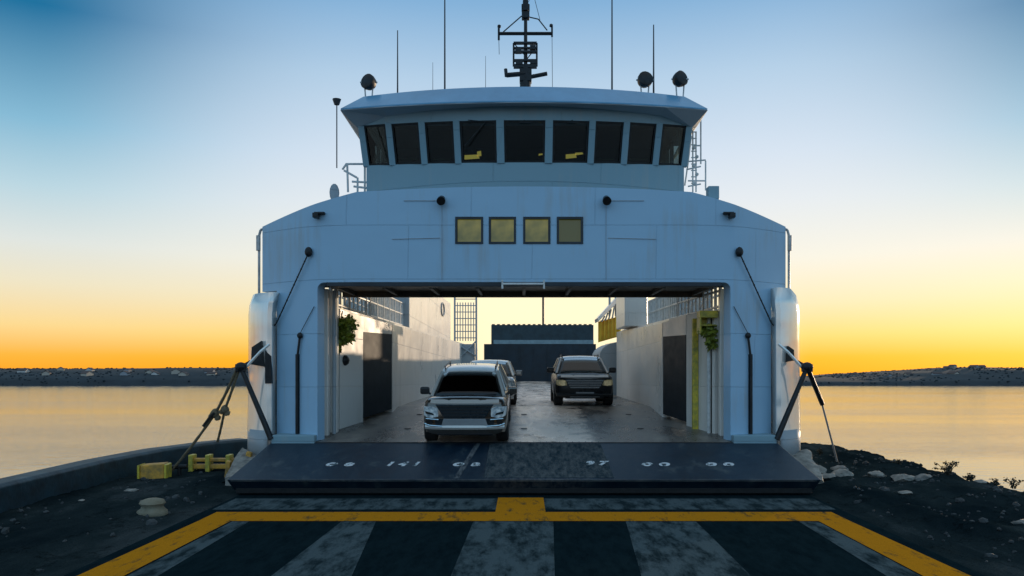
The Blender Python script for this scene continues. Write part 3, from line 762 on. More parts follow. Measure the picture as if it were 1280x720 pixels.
# ---- bow ramp
bm = bm_new()
RZ0, RZ1, RY0, RY1 = .365, .93, 17.5, 19.96
top = [(-6.5,RY0),(6.5,RY0),(6.32,RY1),(-6.32,RY1)]
def rz(y): return RZ0+(RZ1-RZ0)*(y-RY0)/(RY1-RY0)
loft(bm, [[(-6.5,RY0,rz(RY0)),(6.5,RY0,rz(RY0)),(6.44,RY0+.25,rz(RY0)-.26),(-6.44,RY0+.25,rz(RY0)-.26)],[(-6.32,RY1,rz(RY1)),(6.32,RY1,rz(RY1)),(6.32,RY1,rz(RY1)-.3),(-6.32,RY1,rz(RY1)-.3)]])
m, nt, b = newmat('ramp_paint'); N = nt.nodes; L = nt.links; geo = N.new('ShaderNodeNewGeometry')
n_ = noi(1.6, 9, .7, st=(1.4,.8,1)); f_ = noi(30,5)
c1 = ramp(n_.outputs[0], [(.35,(.003,.014,.028)),(.56,(.007,.024,.042)),(.70,(.05,.068,.075))])
sx = N.new('ShaderNodeSeparateXYZ'); L.new(geo.outputs['Position'], sx.inputs[0])
st2 = noi(9, 6, .7, st=(1.6,.35,1))
ab = N.new('ShaderNodeMath'); ab.operation='ADD'; ab.inputs[1].default_value=-.25; L.new(sx.outputs[0], ab.inputs[0])
a2 = N.new('ShaderNodeMath'); a2.operation='ABSOLUTE'; L.new(ab.outputs[0], a2.inputs[0])
mm = N.new('ShaderNodeMapRange'); mm.inputs['From Min'].default_value=1.25; mm.inputs['From Max'].default_value=.95; L.new(a2.outputs[0], mm.inputs[0])
sc = ramp(st2.outputs[0], [(.42,(0,0,0)),(.68,(.75,.75,.75))])
mu = N.new('ShaderNodeMath'); mu.operation='MULTIPLY'; L.new(mm.outputs[0], mu.inputs[0]); L.new(sc.outputs[0], mu.inputs[1])
mx = N.new('ShaderNodeMix'); mx.data_type='RGBA'; L.new(mu.outputs[0], mx.inputs[0]); L.new(c1.outputs[0], mx.inputs[6]); mx.inputs[7].default_value=(.13,.13,.13,1)
L.new(mx.outputs[2], b.inputs['Base Color'])
rm = N.new('ShaderNodeMapRange'); rm.inputs['To Min'].default_value=.3; rm.inputs['To Max'].default_value=.65; L.new(n_.outputs[0], rm.inputs[0]); L.new(rm.outputs[0], b.inputs['Roughness'])
bp = N.new('ShaderNodeBump'); bp.inputs['Strength'].default_value=.4; bp.inputs['Distance'].default_value=.01; L.new(f_.outputs[0], bp.inputs['Height']); L.new(bp.outputs[0], b.inputs['Normal'])
RAMPM = m
ramp_o = obj('bow_ramp', bm, RAMPM, ferry, bevel=.012)
bm = bm_new(); bbox(bm, -6.42,6.42, RY0+.02,RY0+.06, rz(RY0)-.03, rz(RY0)+.008)
obj('worn_edge', bm, surf('worn_edge_steel', (.30,.30,.28), .45, metal=.4, scale=2.2, col2=(.06,.075,.085), var=.3), ramp_o)
bm = bm_new(); bbox(bm, -6.38,6.38, RY0+.2,RY0+.9, .03, rz(RY0)-.2)
obj('ramp_lip', bm, BLACK, ramp_o, bevel=.02)
bm = bm_new(); tube(bm, (-6.3,19.98,.90),(6.3,19.98,.90),.05,10)
obj('hinge', bm, DARK, ramp_o)
# scuffed light bars either side of the centre strip
sl = (RZ1-RZ0)/(RY1-RY0)
def rp(x,y,e=.004): return (x,y,rz(y)+e)
WS = worn('ramp_stripe_paint',(.13,.14,.145),(.03,.04,.05),(.38,.55),.5,7)
for (xa,xb,w) in ((-1.55,-1.20,.12),):
    bm = bm_new(); bm.faces.new([bm.verts.new(rp(*q)) for q in ((xa,RY0+.08),(xa+w,RY0+.08),(xb+w,RY1-.05),(xb,RY1-.05))])
    obj('worn_stripe', bm, WS, ramp_o, recalc=False)
GRIP = worn('grip_panel_paint', (.12,.13,.13), (.025,.042,.052), (.38,.66), .5, 7)
bm = bm_new(); loft(bm, [[rp(-.88,RY0+.12,.001),rp(1.98,RY0+.12,.001),rp(1.98,RY0+.12,.012),rp(-.88,RY0+.12,.012)],[rp(-.85,RY1-.1,.001),rp(1.9,RY1-.1,.001),rp(1.9,RY1-.1,.012),rp(-.85,RY1-.1,.012)]])
gp = obj('grip_panel', bm, GRIP, ramp_o)
bm = bm_new()
for k in range(34):
    x = -.82+k*.081
    for q in range(9):
        y = RY0+.2+q*.255+(.12 if k%2 else 0); prism(bm, [rp(x,y,.011),rp(x+.018,y,.011),rp(x+.018,y+.14,.011),rp(x,y+.14,.011)], (0,0,.012))
obj('tread_bars', bm, GRIP, ramp_o)['kind'] = 'stuff'
# stencilled white figures, worn
WM = worn('stencil_white', (.62,.66,.67), (.08,.11,.12), (.40,.52), .5, 9)
ang = math.atan(sl)
for (px, txt) in ((425,'oe'),(503,'141'),(583,'oa'),(744,'97'),(818,'oo'),(898,'oo')):
    dig = txt.isdigit()
    for ci, ch_ in enumerate(txt):
        cu = bpy.data.curves.new('marking','FONT'); cu.body = ch_; cu.size = .36 if dig else .44; cu.align_x='CENTER'; cu.shear = .25
        cu.offset = .022
        to = bpy.data.objects.new('marking_src', cu); C.objects.link(to)
        bpy.context.view_layer.update()
        me = bpy.data.meshes.new_from_object(to.evaluated_get(bpy.context.evaluated_depsgraph_get()))
        bpy.data.objects.remove(to)
        y0 = 18.35; x0 = (px-PX0)*18.5/F + (ci-(len(txt)-1)/2)*(.30 if dig else .40)
        bm = bm_new(); bm.from_mesh(me)
        for v in bm.verts:
            v.co = Vector((x0+v.co.x*1.0, y0+v.co.y*math.cos(ang), rz(y0)+v.co.y*math.sin(ang)+(.026 if abs(x0-.55)<1.5 else .006)))
        for f in bm.faces:
            f.normal_update()
            if f.normal.z < 0: f.normal_flip()
        obj('marking', bm, WM, ramp_o, recalc=False)

# ramp stays: A frames at each bow quarter
for s in (-1,1):
    apex = Vector((s*7.13,20.15,2.82))
    bm = bm_new(); tube(bm, apex, (s*6.30,19.95,1.02), .055, 10, .075); 
    st = obj('ramp_strut', bm, DARK, ferry)
    bm = bm_new(); ball(bm, apex, .13, 1.2,.9,1); box(bm, apex+Vector((0,0,-.02)), (.26,.14,.2)); obj('bracket', bm, DARK, st, bevel=.02)
    bm = bm_new(); tube(bm, apex, (s*7.0,20.46,2.95), .05, 8); obj('bracket_pin', bm, DARK, st)
    if s > 0:
        bm = bm_new(); low = Vector((8.15,20.9,.98)); tube(bm, apex, apex.lerp(low,.52), .06, 10); obj('cylinder', bm, DARK, st)
        bm = bm_new(); tube(bm, apex.lerp(low,.5), Vector((8.2,20.95,.35)), .025, 8); obj('rod', bm, STEEL, st)

# ================================================================== WHEELHOUSE (part of the ferry)
sill_px = [458,491,531,573,626,685.5,738,779.5,819,855]
def whY(px): return 21.0 + 1.25*((px-656)/198.)**2
wl_bot = []; 
sill = []; head = []
for px in sill_px:
    Y = whY(px); k = abs(px-656)/198
    sill.append(at(px, 203+4*k*k, Y)); hx = 656+(px-656)*1.035
    head.append(at(hx, 150+7*k*k, Y-.22))
base = [Vector((p.x, p.y+.0, 7.0)) for p in sill]
HZ = [Vector((h.x*1.005, h.y-.03, 9.62)) for h in head]
ybk = 24.7
bm = bm_new()
for i in range(9):
    loft(bm, [[base[i], sill[i], sill[i]+Vector((0,.12,0)), base[i]+Vector((0,.12,0))],[base[i+1], sill[i+1], sill[i+1]+Vector((0,.12,0)), base[i+1]+Vector((0,.12,0))]], cap=(i in (0,8)))
    loft(bm, [[head[i], HZ[i], HZ[i]+Vector((0,.12,0)), head[i]+Vector((0,.12,0))],[head[i+1], HZ[i+1], HZ[i+1]+Vector((0,.12,0)), head[i+1]+Vector((0,.12,0))]])
# side walls below and above the side windows, back wall with dark openings
for s, i in ((-1,0),(1,9)):
    x = sill[i].x; xh = head[i].x
    y0 = sill[i].y+.0
    zs, zh = sill[i].z, head[i].z
    bbox(bm, x, x-s*.1, y0+.13, ybk, 7.0, zs); bbox(bm, x, x-s*.1, y0+.13, ybk, zh, 9.6)
    for yy in (y0+.2, y0+1.6, ybk-.1): bbox(bm, x-.0, x-s*.1, yy-.07, yy+.07, zs, zh)
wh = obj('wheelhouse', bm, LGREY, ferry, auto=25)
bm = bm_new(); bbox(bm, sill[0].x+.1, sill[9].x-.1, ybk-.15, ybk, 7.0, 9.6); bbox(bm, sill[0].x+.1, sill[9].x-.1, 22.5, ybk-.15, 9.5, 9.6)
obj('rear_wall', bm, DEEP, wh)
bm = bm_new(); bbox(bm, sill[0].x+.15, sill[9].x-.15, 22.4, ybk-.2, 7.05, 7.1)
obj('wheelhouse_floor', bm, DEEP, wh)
# mullions
for i in range(10):
    bm = bm_new(); a_ = sill[i]; b_ = head[i]; w = .085 if i not in (4,5) else .1
    prism(bm, [a_+Vector((-w,-.03,-.03)), a_+Vector((w,-.03,-.03)), b_+Vector((w,-.03,.03)), b_+Vector((-w,-.03,.03))], (0,.16,0))
    obj('mullion', bm, LGREY, wh, bevel=.01)
# panes with dark gasket
for i in range(9):
    w = .085
    A, B, Cc, D = sill[i]+Vector((w,.0,0)), sill[i+1]+Vector((-w,0,0)), head[i+1]+Vector((-w,0,0)), head[i]+Vector((w,0,0))
    bm = bm_new()
    def lp(u, v): return A.lerp(B,u).lerp(D.lerp(Cc,u),v)
    e = .045
    for (u0,u1,v0,v1) in ((0,1,0,e),(0,1,1-e,1),(0,e*1.4,e,1-e),(1-e*1.4,1,e,1-e)):
        prism(bm, [lp(u0,v0),lp(u1,v0),lp(u1,v1),lp(u0,v1)], (0,.05,0))
    obj('window_gasket', bm, BLACK, wh)
    bm = bm_new(); e2 = e
    prism(bm, [lp(e2,e2)+Vector((0,.03,0)),lp(1-e2,e2)+Vector((0,.03,0)),lp(1-e2,1-e2)+Vector((0,.03,0)),lp(e2,1-e2)+Vector((0,.03,0))], (0,.012,0))
    obj('window', bm, GLASS, wh)
# window wipers
for px in (585,656,716,):
    bm = bm_new(); Y = whY(px)-.32; poly(bm, [at(px,150,Y), at(px+10 if px!=585 else px+22,152,Y), at(px-2 if px!=585 else px-4,182,Y+.1)] if px==585 else [at(px,150,Y),at(px-6,153,Y),at(px+8,153,Y)], .012, 6)
    obj('wiper', bm, DARK, wh)
# console with instruments
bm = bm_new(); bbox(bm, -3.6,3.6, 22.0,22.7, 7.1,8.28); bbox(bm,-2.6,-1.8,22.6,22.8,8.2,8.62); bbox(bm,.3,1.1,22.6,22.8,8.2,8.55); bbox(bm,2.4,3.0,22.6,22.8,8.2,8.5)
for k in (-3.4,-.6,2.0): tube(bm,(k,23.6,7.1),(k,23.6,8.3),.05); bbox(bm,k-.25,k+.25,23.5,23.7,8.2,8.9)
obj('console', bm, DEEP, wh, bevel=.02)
for (px,py,w,h) in ((590,196,.42,.13),(599,192,.12,.16),(714,195,.3,.13),(724,192,.22,.07),(676,193,.12,.05)):
    bm = bm_new(); p = at(px,py,22.35); prism(bm,[p+Vector((-w/2,0,-h/2)),p+Vector((w/2,0,-h/2+.03)),p+Vector((w/2*.8,0,h/2)),p+Vector((-w/2,0,h/2*.7))],(0,.05,0))
    obj('lamp', bm, WLAMP, wh)
for (px,w) in ((510,.55),(552,.5),(757,.5),(798,.5)):
    bm = bm_new(); p = at(px,199,22.45); box(bm, p, (w,.05,.04)); obj('grab_rail', bm, surf('grab_rail_brass%d'%px,(.5,.4,.2),.4), wh)
# roof visor
n = 24; low=[]; up=[]
for k in range(n+1):
    t = -1+2*k/n
    Y = 20.35+1.25*t*t; low.append(Vector((4.95*t, Y, 9.60+.20*t*t)))
    up.append(Vector((4.42*t, Y+.42, 10.10+.16*t*t)))
bl = [Vector((4.95,25.2,9.8)),Vector((-4.95,25.2,9.8))]; bu = [Vector((4.42,24.9,10.26)),Vector((-4.42,24.9,10.26))]
sof = []
bm = bm_new(); 
Lr = [bm.verts.new(p) for p in low+bl]; Ur = [bm.verts.new(p) for p in up+bu]; M_ = len(Lr)
Lr2 = [bm.verts.new(p+Vector((0,0,-.035))) for p in low+bl]
for k in range(M_):
    j=(k+1)%M_
    bm.faces.new((Lr[k],Lr[j],Ur[j],Ur[k])); bm.faces.new((Lr2[k],Lr2[j],Lr[j],Lr[k]))
bm.faces.new(Ur)
roof = obj('wheelhouse_roof', bm, ROOFP, ferry, auto=20)
bm = bm_new()
inn = [Vector((p.x, p.y+.02, p.z)) for p in HZ]
inn[0].z = inn[-1].z = 9.45
outer = low
# soffit from fascia to header, sloping down at the ends
o_pts = [low[round(i*(n)/9)] for i in range(10)]
vo_ = [bm.verts.new(p+Vector((0,0,-.037))) for p in o_pts]; vi_ = [bm.verts.new(p) for p in inn]
for i in range(9): bm.faces.new((vo_[i],vo_[i+1],vi_[i+1],vi_[i]))
for s, i in ((-1,0),(1,9)):
    b0 = bm.verts.new((s*4.95,25.2,9.66)); b1 = bm.verts.new((sill[i].x, ybk, 9.0)); b2 = bm.verts.new((sill[i].x*1.0, sill[i].y+.1, 9.25))
    bm.faces.new((vo_[i], b0, b1, b2)); bm.faces.new((vo_[i], b2, vi_[i]))
obj('soffit', bm, GREYP, roof, solid=.02)
# tip posts
bm = bm_new(); p = at(421,139,21.5); tube(bm, at(421,210,21.5), at(421,128,21.5), .016, 6); tube(bm, at(421,131,21.5), at(421,124,21.5), .07, 8, .12)
obj('wind_sensor', bm, WIREM, ferry)

# roof equipment
def whip(px, ytop, ybot, Y, r, nm='antenna', basepx=None):
    bm = bm_new(); b0 = at(px,ybot,Y); b0.z = min(b0.z, 10.2); t0 = at(px,ytop,Y)
    tube(bm, b0-Vector((0,0,.1)), t0, r, 6, r*.55)
    if r > .02: tube(bm, b0-Vector((0,0,.1)), b0+Vector((0,0,.22)), r*2.6, 8)
    obj(nm, bm, WIREM, ferry)
whip(497,38,122,22.5,.026); whip(556,-60,118,22,.028); whip(541,78,116,22.5,.010); whip(607,70,112,22.5,.010)
whip(765,-60,113,22,.028); whip(817,31,117,22.5,.030)
for (px, py, turn) in ((461,103,-.5),(806,100,.2),(850,99,.6)):
    Y = 22.2; c = at(px,py,Y)
    bm = bm_new(); Rm = Matrix.Rotation(turn,4,'Z') @ Matrix.Rotation(R(80),4,'X')
    prof = [(.0,-.2),(.10,-.2),(.18,-.12),(.215,0),(.215,.09),(.19,.11),(.0,.10)]
    rings = [[Matrix.Translation(c) @ Rm @ Vector((r*math.cos(a_/16*6.2832), r*math.sin(a_/16*6.2832), z)) for a_ in range(16)] for r, z in prof[1:-1]]
    loft(bm, rings)
    sl_ = obj('searchlight', bm, DARK, ferry, auto=40)
    bm = bm_new(); 
    for dx in (-.12,.12): tube(bm, c+Vector((dx,0,-.05)), Vector((c.x+dx*.6,c.y,10.08)), .02, 6)
    tube(bm, c+Vector((-.24,0,0)), c+Vector((.24,0,0)), .025, 6)
    obj('bracket', bm, STEEL, sl_)
# radar mast
MY = 22.6
bm = bm_new()
tube(bm, at(656.5,112,MY), at(657,84,MY), .15, 10, .17); tube(bm, at(657,84,MY), at(657,-40,MY), .055, 8, .04)
tube(bm, at(652,113,MY+.0), at(651,95,MY), .03,6); tube(bm, at(661,113,MY), at(662,95,MY), .03,6)
mast = obj('mast', bm, DARK, ferry)
bm = bm_new(); tube(bm, at(624,42,MY), at(690,42,MY), .05, 8); tube(bm, at(623.5,34,MY), at(623.5,50,MY), .035, 6); tube(bm, at(690,33,MY), at(690,46,MY), .03, 6)
ball(bm, at(624,33,MY), .06, sub=1); ball(bm, at(689,32,MY), .06, sub=1)
obj('yardarm', bm, DARK, mast)
bm = bm_new(); poly(bm, [at(629,40,MY), at(652,20,MY)], .018, 6); poly(bm, [at(684,38,MY), at(673,24,MY), at(660,21,MY)], .018, 6)
obj('yard_stay', bm, DARK, mast)
bm = bm_new(); box(bm, at(657,20,MY), (.22,.22,.18)); box(bm, at(657,8,MY), (.16,.2,.3)); tube(bm, at(653,5,MY), at(653,15,MY), .03,6); tube(bm, at(661,5,MY), at(661,15,MY), .03,6)
obj('signal_lamp', bm, DARK, mast, bevel=.02)
bm = bm_new()
c0, c1_ = at(642,83,MY-.1), at(671,54,MY-.1)
for x in (c0.x, c1_.x, (c0.x+c1_.x)/2): tube(bm, (x,MY-.1,c0.z), (x,MY-.1,c1_.z), .03, 6)
for t_,h_ in ((0,.10),(.25,.05),(.62,.06),(.78,.04),(1,.05)):
    z = c0.z+(c1_.z-c0.z)*t_; bbox(bm, c0.x, c1_.x, MY-.16, MY-.04, z-h_/2, z+h_/2)
for (px_,py_,w_) in ((648,64,.16),(649,79,.2),(666,60,.16),(667,78,.2)): box(bm, at(px_,py_,MY-.1), (w_,.15,.11))
tube(bm, at(642,54,MY-.1), at(657,70,MY-.1), .015,6); tube(bm, at(671,58,MY-.1), at(657,76,MY-.1), .015,6)
obj('light_rack', bm, DARK, mast)
bm = bm_new(); tube(bm, at(657,92,MY-.1), at(633,94,MY-.1), .07, 8); tube(bm, at(633,96,MY-.1), at(632,86,MY-.1), .05, 8)
tube(bm, at(660,99,MY-.1), at(668,94,MY-.1), .045, 8); tube(bm, at(664,96,MY-.1), at(684,92,MY-.1), .06, 8); box(bm, at(657,95,MY), (.34,.3,.36))
obj('radar_scanner', bm, DARK, mast, bevel=.01)
for hp in ([at(690,44,MY), at(690.5,110,MY)],[at(623.5,48,MY), at(624,68,MY)],[at(661,2,MY),at(672,-20,MY)],[at(666,-10,MY),at(675,25,MY)]):
    bm = bm_new(); poly(bm, hp, .008, 5); obj('halyard', bm, WIREM, mast)

# side platforms of the wheelhouse
bm = bm_new(); Y = 22.6
for a_, b_ in (((432,205),(460,205)),((434,205),(435,240)),((430,213),(446,222)),((440,227),(460,228)),((442,233),(458,235)),((456,205),(456,240)),((447,222),(447,240)),((433,205),(428,212))):
    tube(bm, at(a_[0],a_[1],Y), at(b_[0],b_[1],Y), .03, 6)
obj('platform_rail', bm, RAILM, ferry)
bm = bm_new(); c = at(418,241,22.0)
rings = [[c+Vector((r*math.cos(k/14*6.2832)*.75, z+.25*r*math.cos(k/14*6.2832), r*math.sin(k/14*6.2832)*1.5)) for k in range(14)] for r, z in ((.06,.1),(.15,.04),(.17,0),(.15,-.03),(.06,-.04))]
loft(bm, rings); tube(bm, c+Vector((.05,.05,-.5)), c, .04)
obj('satellite_dish', bm, GREYP, ferry, auto=40)
bm = bm_new(); Y = 22.6
for a_, b_ in (((866,150),(866,240)),((876,150),(876,205)),((859,202),(882,200)),((882,201),(882,238)),((858,212),(876,208)),((860,226),(882,226)),((860,233),(876,230)),((870,165),(870,240)),((866,182),(875,182)),((860,205),(856,232)),((864,170),(860,205))):
    tube(bm, at(a_[0],a_[1],Y), at(b_[0],b_[1],Y), .022, 6)
for k in range(9): tube(bm, at(864,165+k*8,Y), at(871,165+k*8,Y), .018, 6); 
for k in range(5): ball(bm, at(867+k%2*4,185+k*11,Y), .06, sub=1)
obj('platform_rail', bm, RAILM, ferry)
bm = bm_new(); p = at(893,240,20.4); box(bm, p+Vector((0,.2,0)), (.28,.3,.34)); obj('vent_box', bm, LGREY, ferry, bevel=.02)

# ================================================================== CARS
CAR_R = surf('car_roof_silver', (.66,.62,.56), .2, metal=.3, var=.03, scale=2, coat=.5)
CAR_S = surf('car_bronze_silver', (.15,.13,.11), .16, metal=.8, var=.03, scale=2, coat=.5)
CAR_D = surf('car_dark', (.007,.009,.011), .28, var=.1, scale=2)
CAR_D.node_tree.nodes['Principled BSDF'].inputs['Specular IOR Level'].default_value=.3
CAR_G = surf('car_grey', (.30,.31,.31), .2, metal=.4, var=.03, scale=2, coat=.5)
TRIM = surf('car_trim', (.012,.014,.016), .45, var=.1)
GRILLE = surf('car_grille', (.01,.022,.03), .28, var=.1)
CHROME = surf('car_chrome', (.75,.75,.74), .12, metal=.95, var=.05)
TYRE = surf('tyre', (.014,.014,.014), .8, var=.1, bump=.3, bscale=40)
RIM = surf('rim', (.3,.3,.3), .3, metal=.8)
HEADL = glass('headlight_glass', (.9,.9,.9))
HLIN = surf('headlight_inner', (.95,.95,.90), .12, metal=.0, var=.3, scale=9, col2=(.25,.32,.36), coat=1.)
CARGLASS_D = surf('lens_dark', (.02,.03,.035), .05, coat=1.)
PLATE = surf('plate', (.25,.27,.28), .4, var=.1)
HLWARM = surf('headlight_warm', (1,.78,.42), .2, metal=.3, var=.2, scale=12)
INTR = surf('car_interior', (.02,.02,.022), .8)

def apply_bool(body_bm, cutters):
    me = bpy.data.meshes.new('tmp'); body_bm.to_mesh(me); body_bm.free()
    o = bpy.data.objects.new('tmp', me); C.objects.link(o)
    cs = []
    for cb in cutters:
        cm = bpy.data.meshes.new('tmpc'); cb.to_mesh(cm); cb.free(); co = bpy.data.objects.new('tmpc', cm); C.objects.link(co); cs.append(co)
        md = o.modifiers.new('b','BOOLEAN'); md.object = co; md.operation='DIFFERENCE'; md.solver='EXACT'
    bpy.context.view_layer.update()
    res = bpy.data.meshes.new_from_object(o.evaluated_get(bpy.context.evaluated_depsgraph_get()))
    for c in cs+[o]: bpy.data.objects.remove(c)
    bm = bm_new(); bm.from_mesh(res); return bm

def make_car(name, label, W, Lc, H, hood, paint, roofp, style):
    """front at y=0 facing -Y, wheels on z=0"""
    root = thing(name, label, 'car', (0,0,0))
    hw = W/2; zb = .30; wr = .38 if style != 'sedan' else .33
    cowl = 1.25; belt = hood+(.04 if style != 'suv' else -.06)
    st = [ # y, half width factor, bottom z, top z, crown
      (.00,.80,zb+.06,hood-.14,.03),(.05,.91,zb,hood-.07,.04),(.16,.97,zb-.02,hood-.02,.05),(.45,1.0,zb-.04,hood+.01,.05),(cowl,1.0,zb-.04,belt,.04),(2.4,1.0,zb-.04,belt+.01,.01),
      (Lc-.7,1.0,zb-.04,belt+.03,.01),(Lc-.15,.97,zb,belt,.02),(Lc,.86,zb+.08,belt-.12,.02)]
    rings=[]
    for y,k,z0,z1,cr in st:
        w = hw*k; h = z1-z0
        half = [(w*.80,z0),(w*.95,z0+.06),(w*.985,z0+h*.25),(w*1.0,z0+h*.5),(w*.99,z0+h*.72),(w*.96,z0+h*.9),(w*.90,z1-.01),(w*.78,z1+cr*.4),(w*.4,z1+cr*.9)]
        ring = [(x,y,z) for x,z in half]+[(0,y,z1+cr)]+[(-x,y,z) for x,z in reversed(half)]
        rings.append(ring)
    bm = bm_new(); loft(bm, rings); bmesh.ops.recalc_face_normals(bm, faces=bm.faces)
    wy = (.88, Lc-.95); cut=[]
    for y in wy:
        for s in (-1,1):
            cb = bm_new(); tube(cb, (s*(hw-.32),y,wr),(s*(hw+.2),y,wr), wr+.07, 24); bmesh.ops.recalc_face_normals(cb, faces=cb.faces); cut.append(cb)
    bm = apply_bool(bm, cut)
    body = obj('body', bm, paint, root, auto=32)
    # wheel arch lips
    # greenhouse
    y0,y1,y2,y3 = cowl-.05, cowl+.72, Lc-.75, Lc-.2
    wb, wt = hw*.90, hw*.70
    zt = H
    g = {}
    B = [(-wb,y0,belt),(wb,y0,belt),(wb,y3,belt),(-wb,y3,belt)]; T = [(-wt,y1,zt-.06),(wt,y1,zt-.06),(wt,y2,zt-.07),(-wt,y2,zt-.07)]
    bm = bm_new()
    # roof panel with crown
    rr_ = []
    for y,zz_,k in ((y1-.06,zt-.075,.96),(y1+.15,zt-.02,1.),(y1+.7,zt,1.),(y2-.3,zt-.02,1.),(y2+.02,zt-.07,.97)):
        rr_.append([(-wt*k-.02,y,zz_-.05),(-wt*k,y,zz_-.01),(-wt*k*.6,y,zz_+.02),(0,y,zz_+.03),(wt*k*.6,y,zz_+.02),(wt*k,y,zz_-.01),(wt*k+.02,y,zz_-.05),(0,y,zz_-.04)])
    loft(bm, rr_)
    roofo = obj('roof', bm, roofp, root, auto=30)
    # pillars
    def P(i, v): return Vector(B[i]).lerp(Vector(T[i]), v)
    for i,r_ in ((0,.045),(1,.045),(2,.07),(3,.07)):
        bm = bm_new(); tube(bm, P(i,0), P(i,1), r_, 8, r_*.8); obj('pillar', bm, roofp, root)
    for s in (-1,1):
        for f in (.36,.68):
            bm = bm_new(); tube(bm, (s*wb, y0+(y3-y0)*f, belt), (s*wt, y1+(y2-y1)*(f*.92), zt-.07), .035, 8); obj('pillar', bm, roofp, root)
    # glass
    def gl(pts, nm='window'):
        bm = bm_new(); pts=[Vector(p) for p in pts]; nrm = (pts[1]-pts[0]).cross(pts[2]-pts[0]).normalized()*.01
        prism(bm, pts, nrm); obj(nm, bm, CARGLASS, root)
    bm = bm_new()   # curved windscreen
    vs=[]
    for j in range(5):
        v=j/4; a_=P(0,v*.97); b_=P(1,v*.97); row=[]
        for i in range(9):
            u=i/8; p=a_.lerp(b_,u); p.y -= .10*(1-(2*u-1)**2); p.z += .02*(1-(2*u-1)**2); row.append(bm.verts.new(p))
        vs.append(row)
    for j in range(4):
        for i in range(8): bm.faces.new((vs[j][i],vs[j][i+1],vs[j+1][i+1],vs[j+1][i]))
    obj('windscreen', bm, CARGLASS, root, smooth=True, solid=.01)
    gl([P(2,.05),P(3,.05),P(3,.97),P(2,.97)],'rear_window')
    for s,i0,i1 in ((-1,0,3),(1,1,2)): gl([P(i0,.04),P(i1,.04),P(i1,.97),P(i0,.97)],'side_window')
    bm = bm_new()
    for x in (-.38*hw,.38*hw): bbox(bm, x-.24,x+.24,2.2,2.35,belt-.3,belt+.34); bbox(bm,x-.13,x+.13,2.2,2.3,belt+.36,belt+.5)
    bbox(bm, -wb+.08,wb-.08, y0+.12,y0+.5, belt-.2, belt+.02)
    bbox(bm, -hw*.8,hw*.8,1.3,Lc-.5,.35,.5)
    for k in range(14):
        t0=k/14*6.283; t1=(k+1)/14*6.283; c_=Vector((.38*hw,y0+.62,belt+.03)); tube(bm, c_+Vector((.17*math.cos(t0),.05*math.sin(t0),.17*math.sin(t0))), c_+Vector((.17*math.cos(t1),.05*math.sin(t1),.17*math.sin(t1))), .014,5)
    obj('interior', bm, INTR, root)
    # bonnet edge strip, its paler paint imitates the lit edge highlight
    bm = bm_new(); rings=[]
    for u in range(9):
        x=-hw*.80+u/8*hw*1.6; dy=.10*(abs(x)/(hw))**2
        rings.append([(x,-.005+dy,hood-.13),(x,-.02+dy,hood-.06),(x,.12+dy,hood+.01),(x,.12+dy,hood-.1)])
    loft(bm, rings); obj('bonnet_edge', bm, CAR_R if style!='dark' else CAR_G, root, auto=40)
    # grille trapezoid, badge bar
    gz1 = hood-(.09 if style=='suv' else .13); gz0 = hood-.42 if style!='dark' else hood-.45
    gw1, gw0 = hw*.68, hw*.48
    bm = bm_new(); prism(bm, [(-gw1,-.035,gz1),(gw1,-.035,gz1),(gw0,-.045,gz0),(-gw0,-.045,gz0)], (0,.12,0))
    gr = obj('grille', bm, GRILLE, root, bevel=.015)
    bm = bm_new()
    for k in range(4):
        z = gz0+.05+(gz1-gz0-.1)*k/3; w_ = gw0+(gw1-gw0)*(z-gz0)/(gz1-gz0)-.03; bbox(bm,-w_,w_,-.05,-.036,z-.009,z+.009)
    obj('grille_bar', bm, TRIM if style=='suv' else GREYP, gr)
    # lower panel / plate
    pz = gz0-.02
    if style!='dark':
        bm = bm_new(); prism(bm, [(-gw0*1.02,-.05,pz),(gw0*1.02,-.05,pz),(gw0*1.12,-.055,pz-.17),(-gw0*1.12,-.055,pz-.17)], (0,.1,0)); obj('bumper_panel', bm, PLATE, root, bevel=.01)
    else:
        bm = bm_new(); bbox(bm,-hw*.30,hw*.30,-.06,-.03,pz-.16,pz-.08); obj('licence_plate', bm, PLATE, root)
    # headlights: wrap round the corner
    for s in (-1,1):
        t1 = hood-.15; h_ = .27 if style!='dark' else .2
        outer = []
        xs_ = (.66,.77,.88,.955,.985) if style!='dark' else (.64,.78,.88,.945,.97)
        ys_ = (-.045,-.035,.0,.08,.30)
        zt_ = (t1-.03,t1,t1+.005,t1+.0,t1-.03); zb_ = (t1-h_*.9,t1-h_,t1-h_*.95,t1-h_*.8,t1-h_*.45)
        rings = [[(s*hw*x,y,b_),(s*hw*x,y,t_),(s*hw*(x-.1),y+.1,t_),(s*hw*(x-.1),y+.1,b_)] for x,y,t_,b_ in zip(xs_,ys_,zt_,zb_)]
        bm = bm_new(); loft(bm, rings)
        hl = obj('headlight', bm, HLIN if style!='dark' else HLWARM, root, auto=50)
        bm = bm_new(); c_ = Vector((s*hw*.80,-.05,t1-h_*.5))
        if style!='dark': prism(bm, [(s*hw*.70,-.048,t1-h_*.75),(s*hw*.90,-.022,t1-h_*.62),(s*hw*.92,-.018,t1-h_*.38),(s*hw*.74,-.048,t1-h_*.55)], (0,.05,0))
        else: tube(bm, c_, c_+Vector((0,.06,0)), h_*.36, 16)
        obj('lens', bm, CARGLASS_D if style!='dark' else HLWARM, hl)
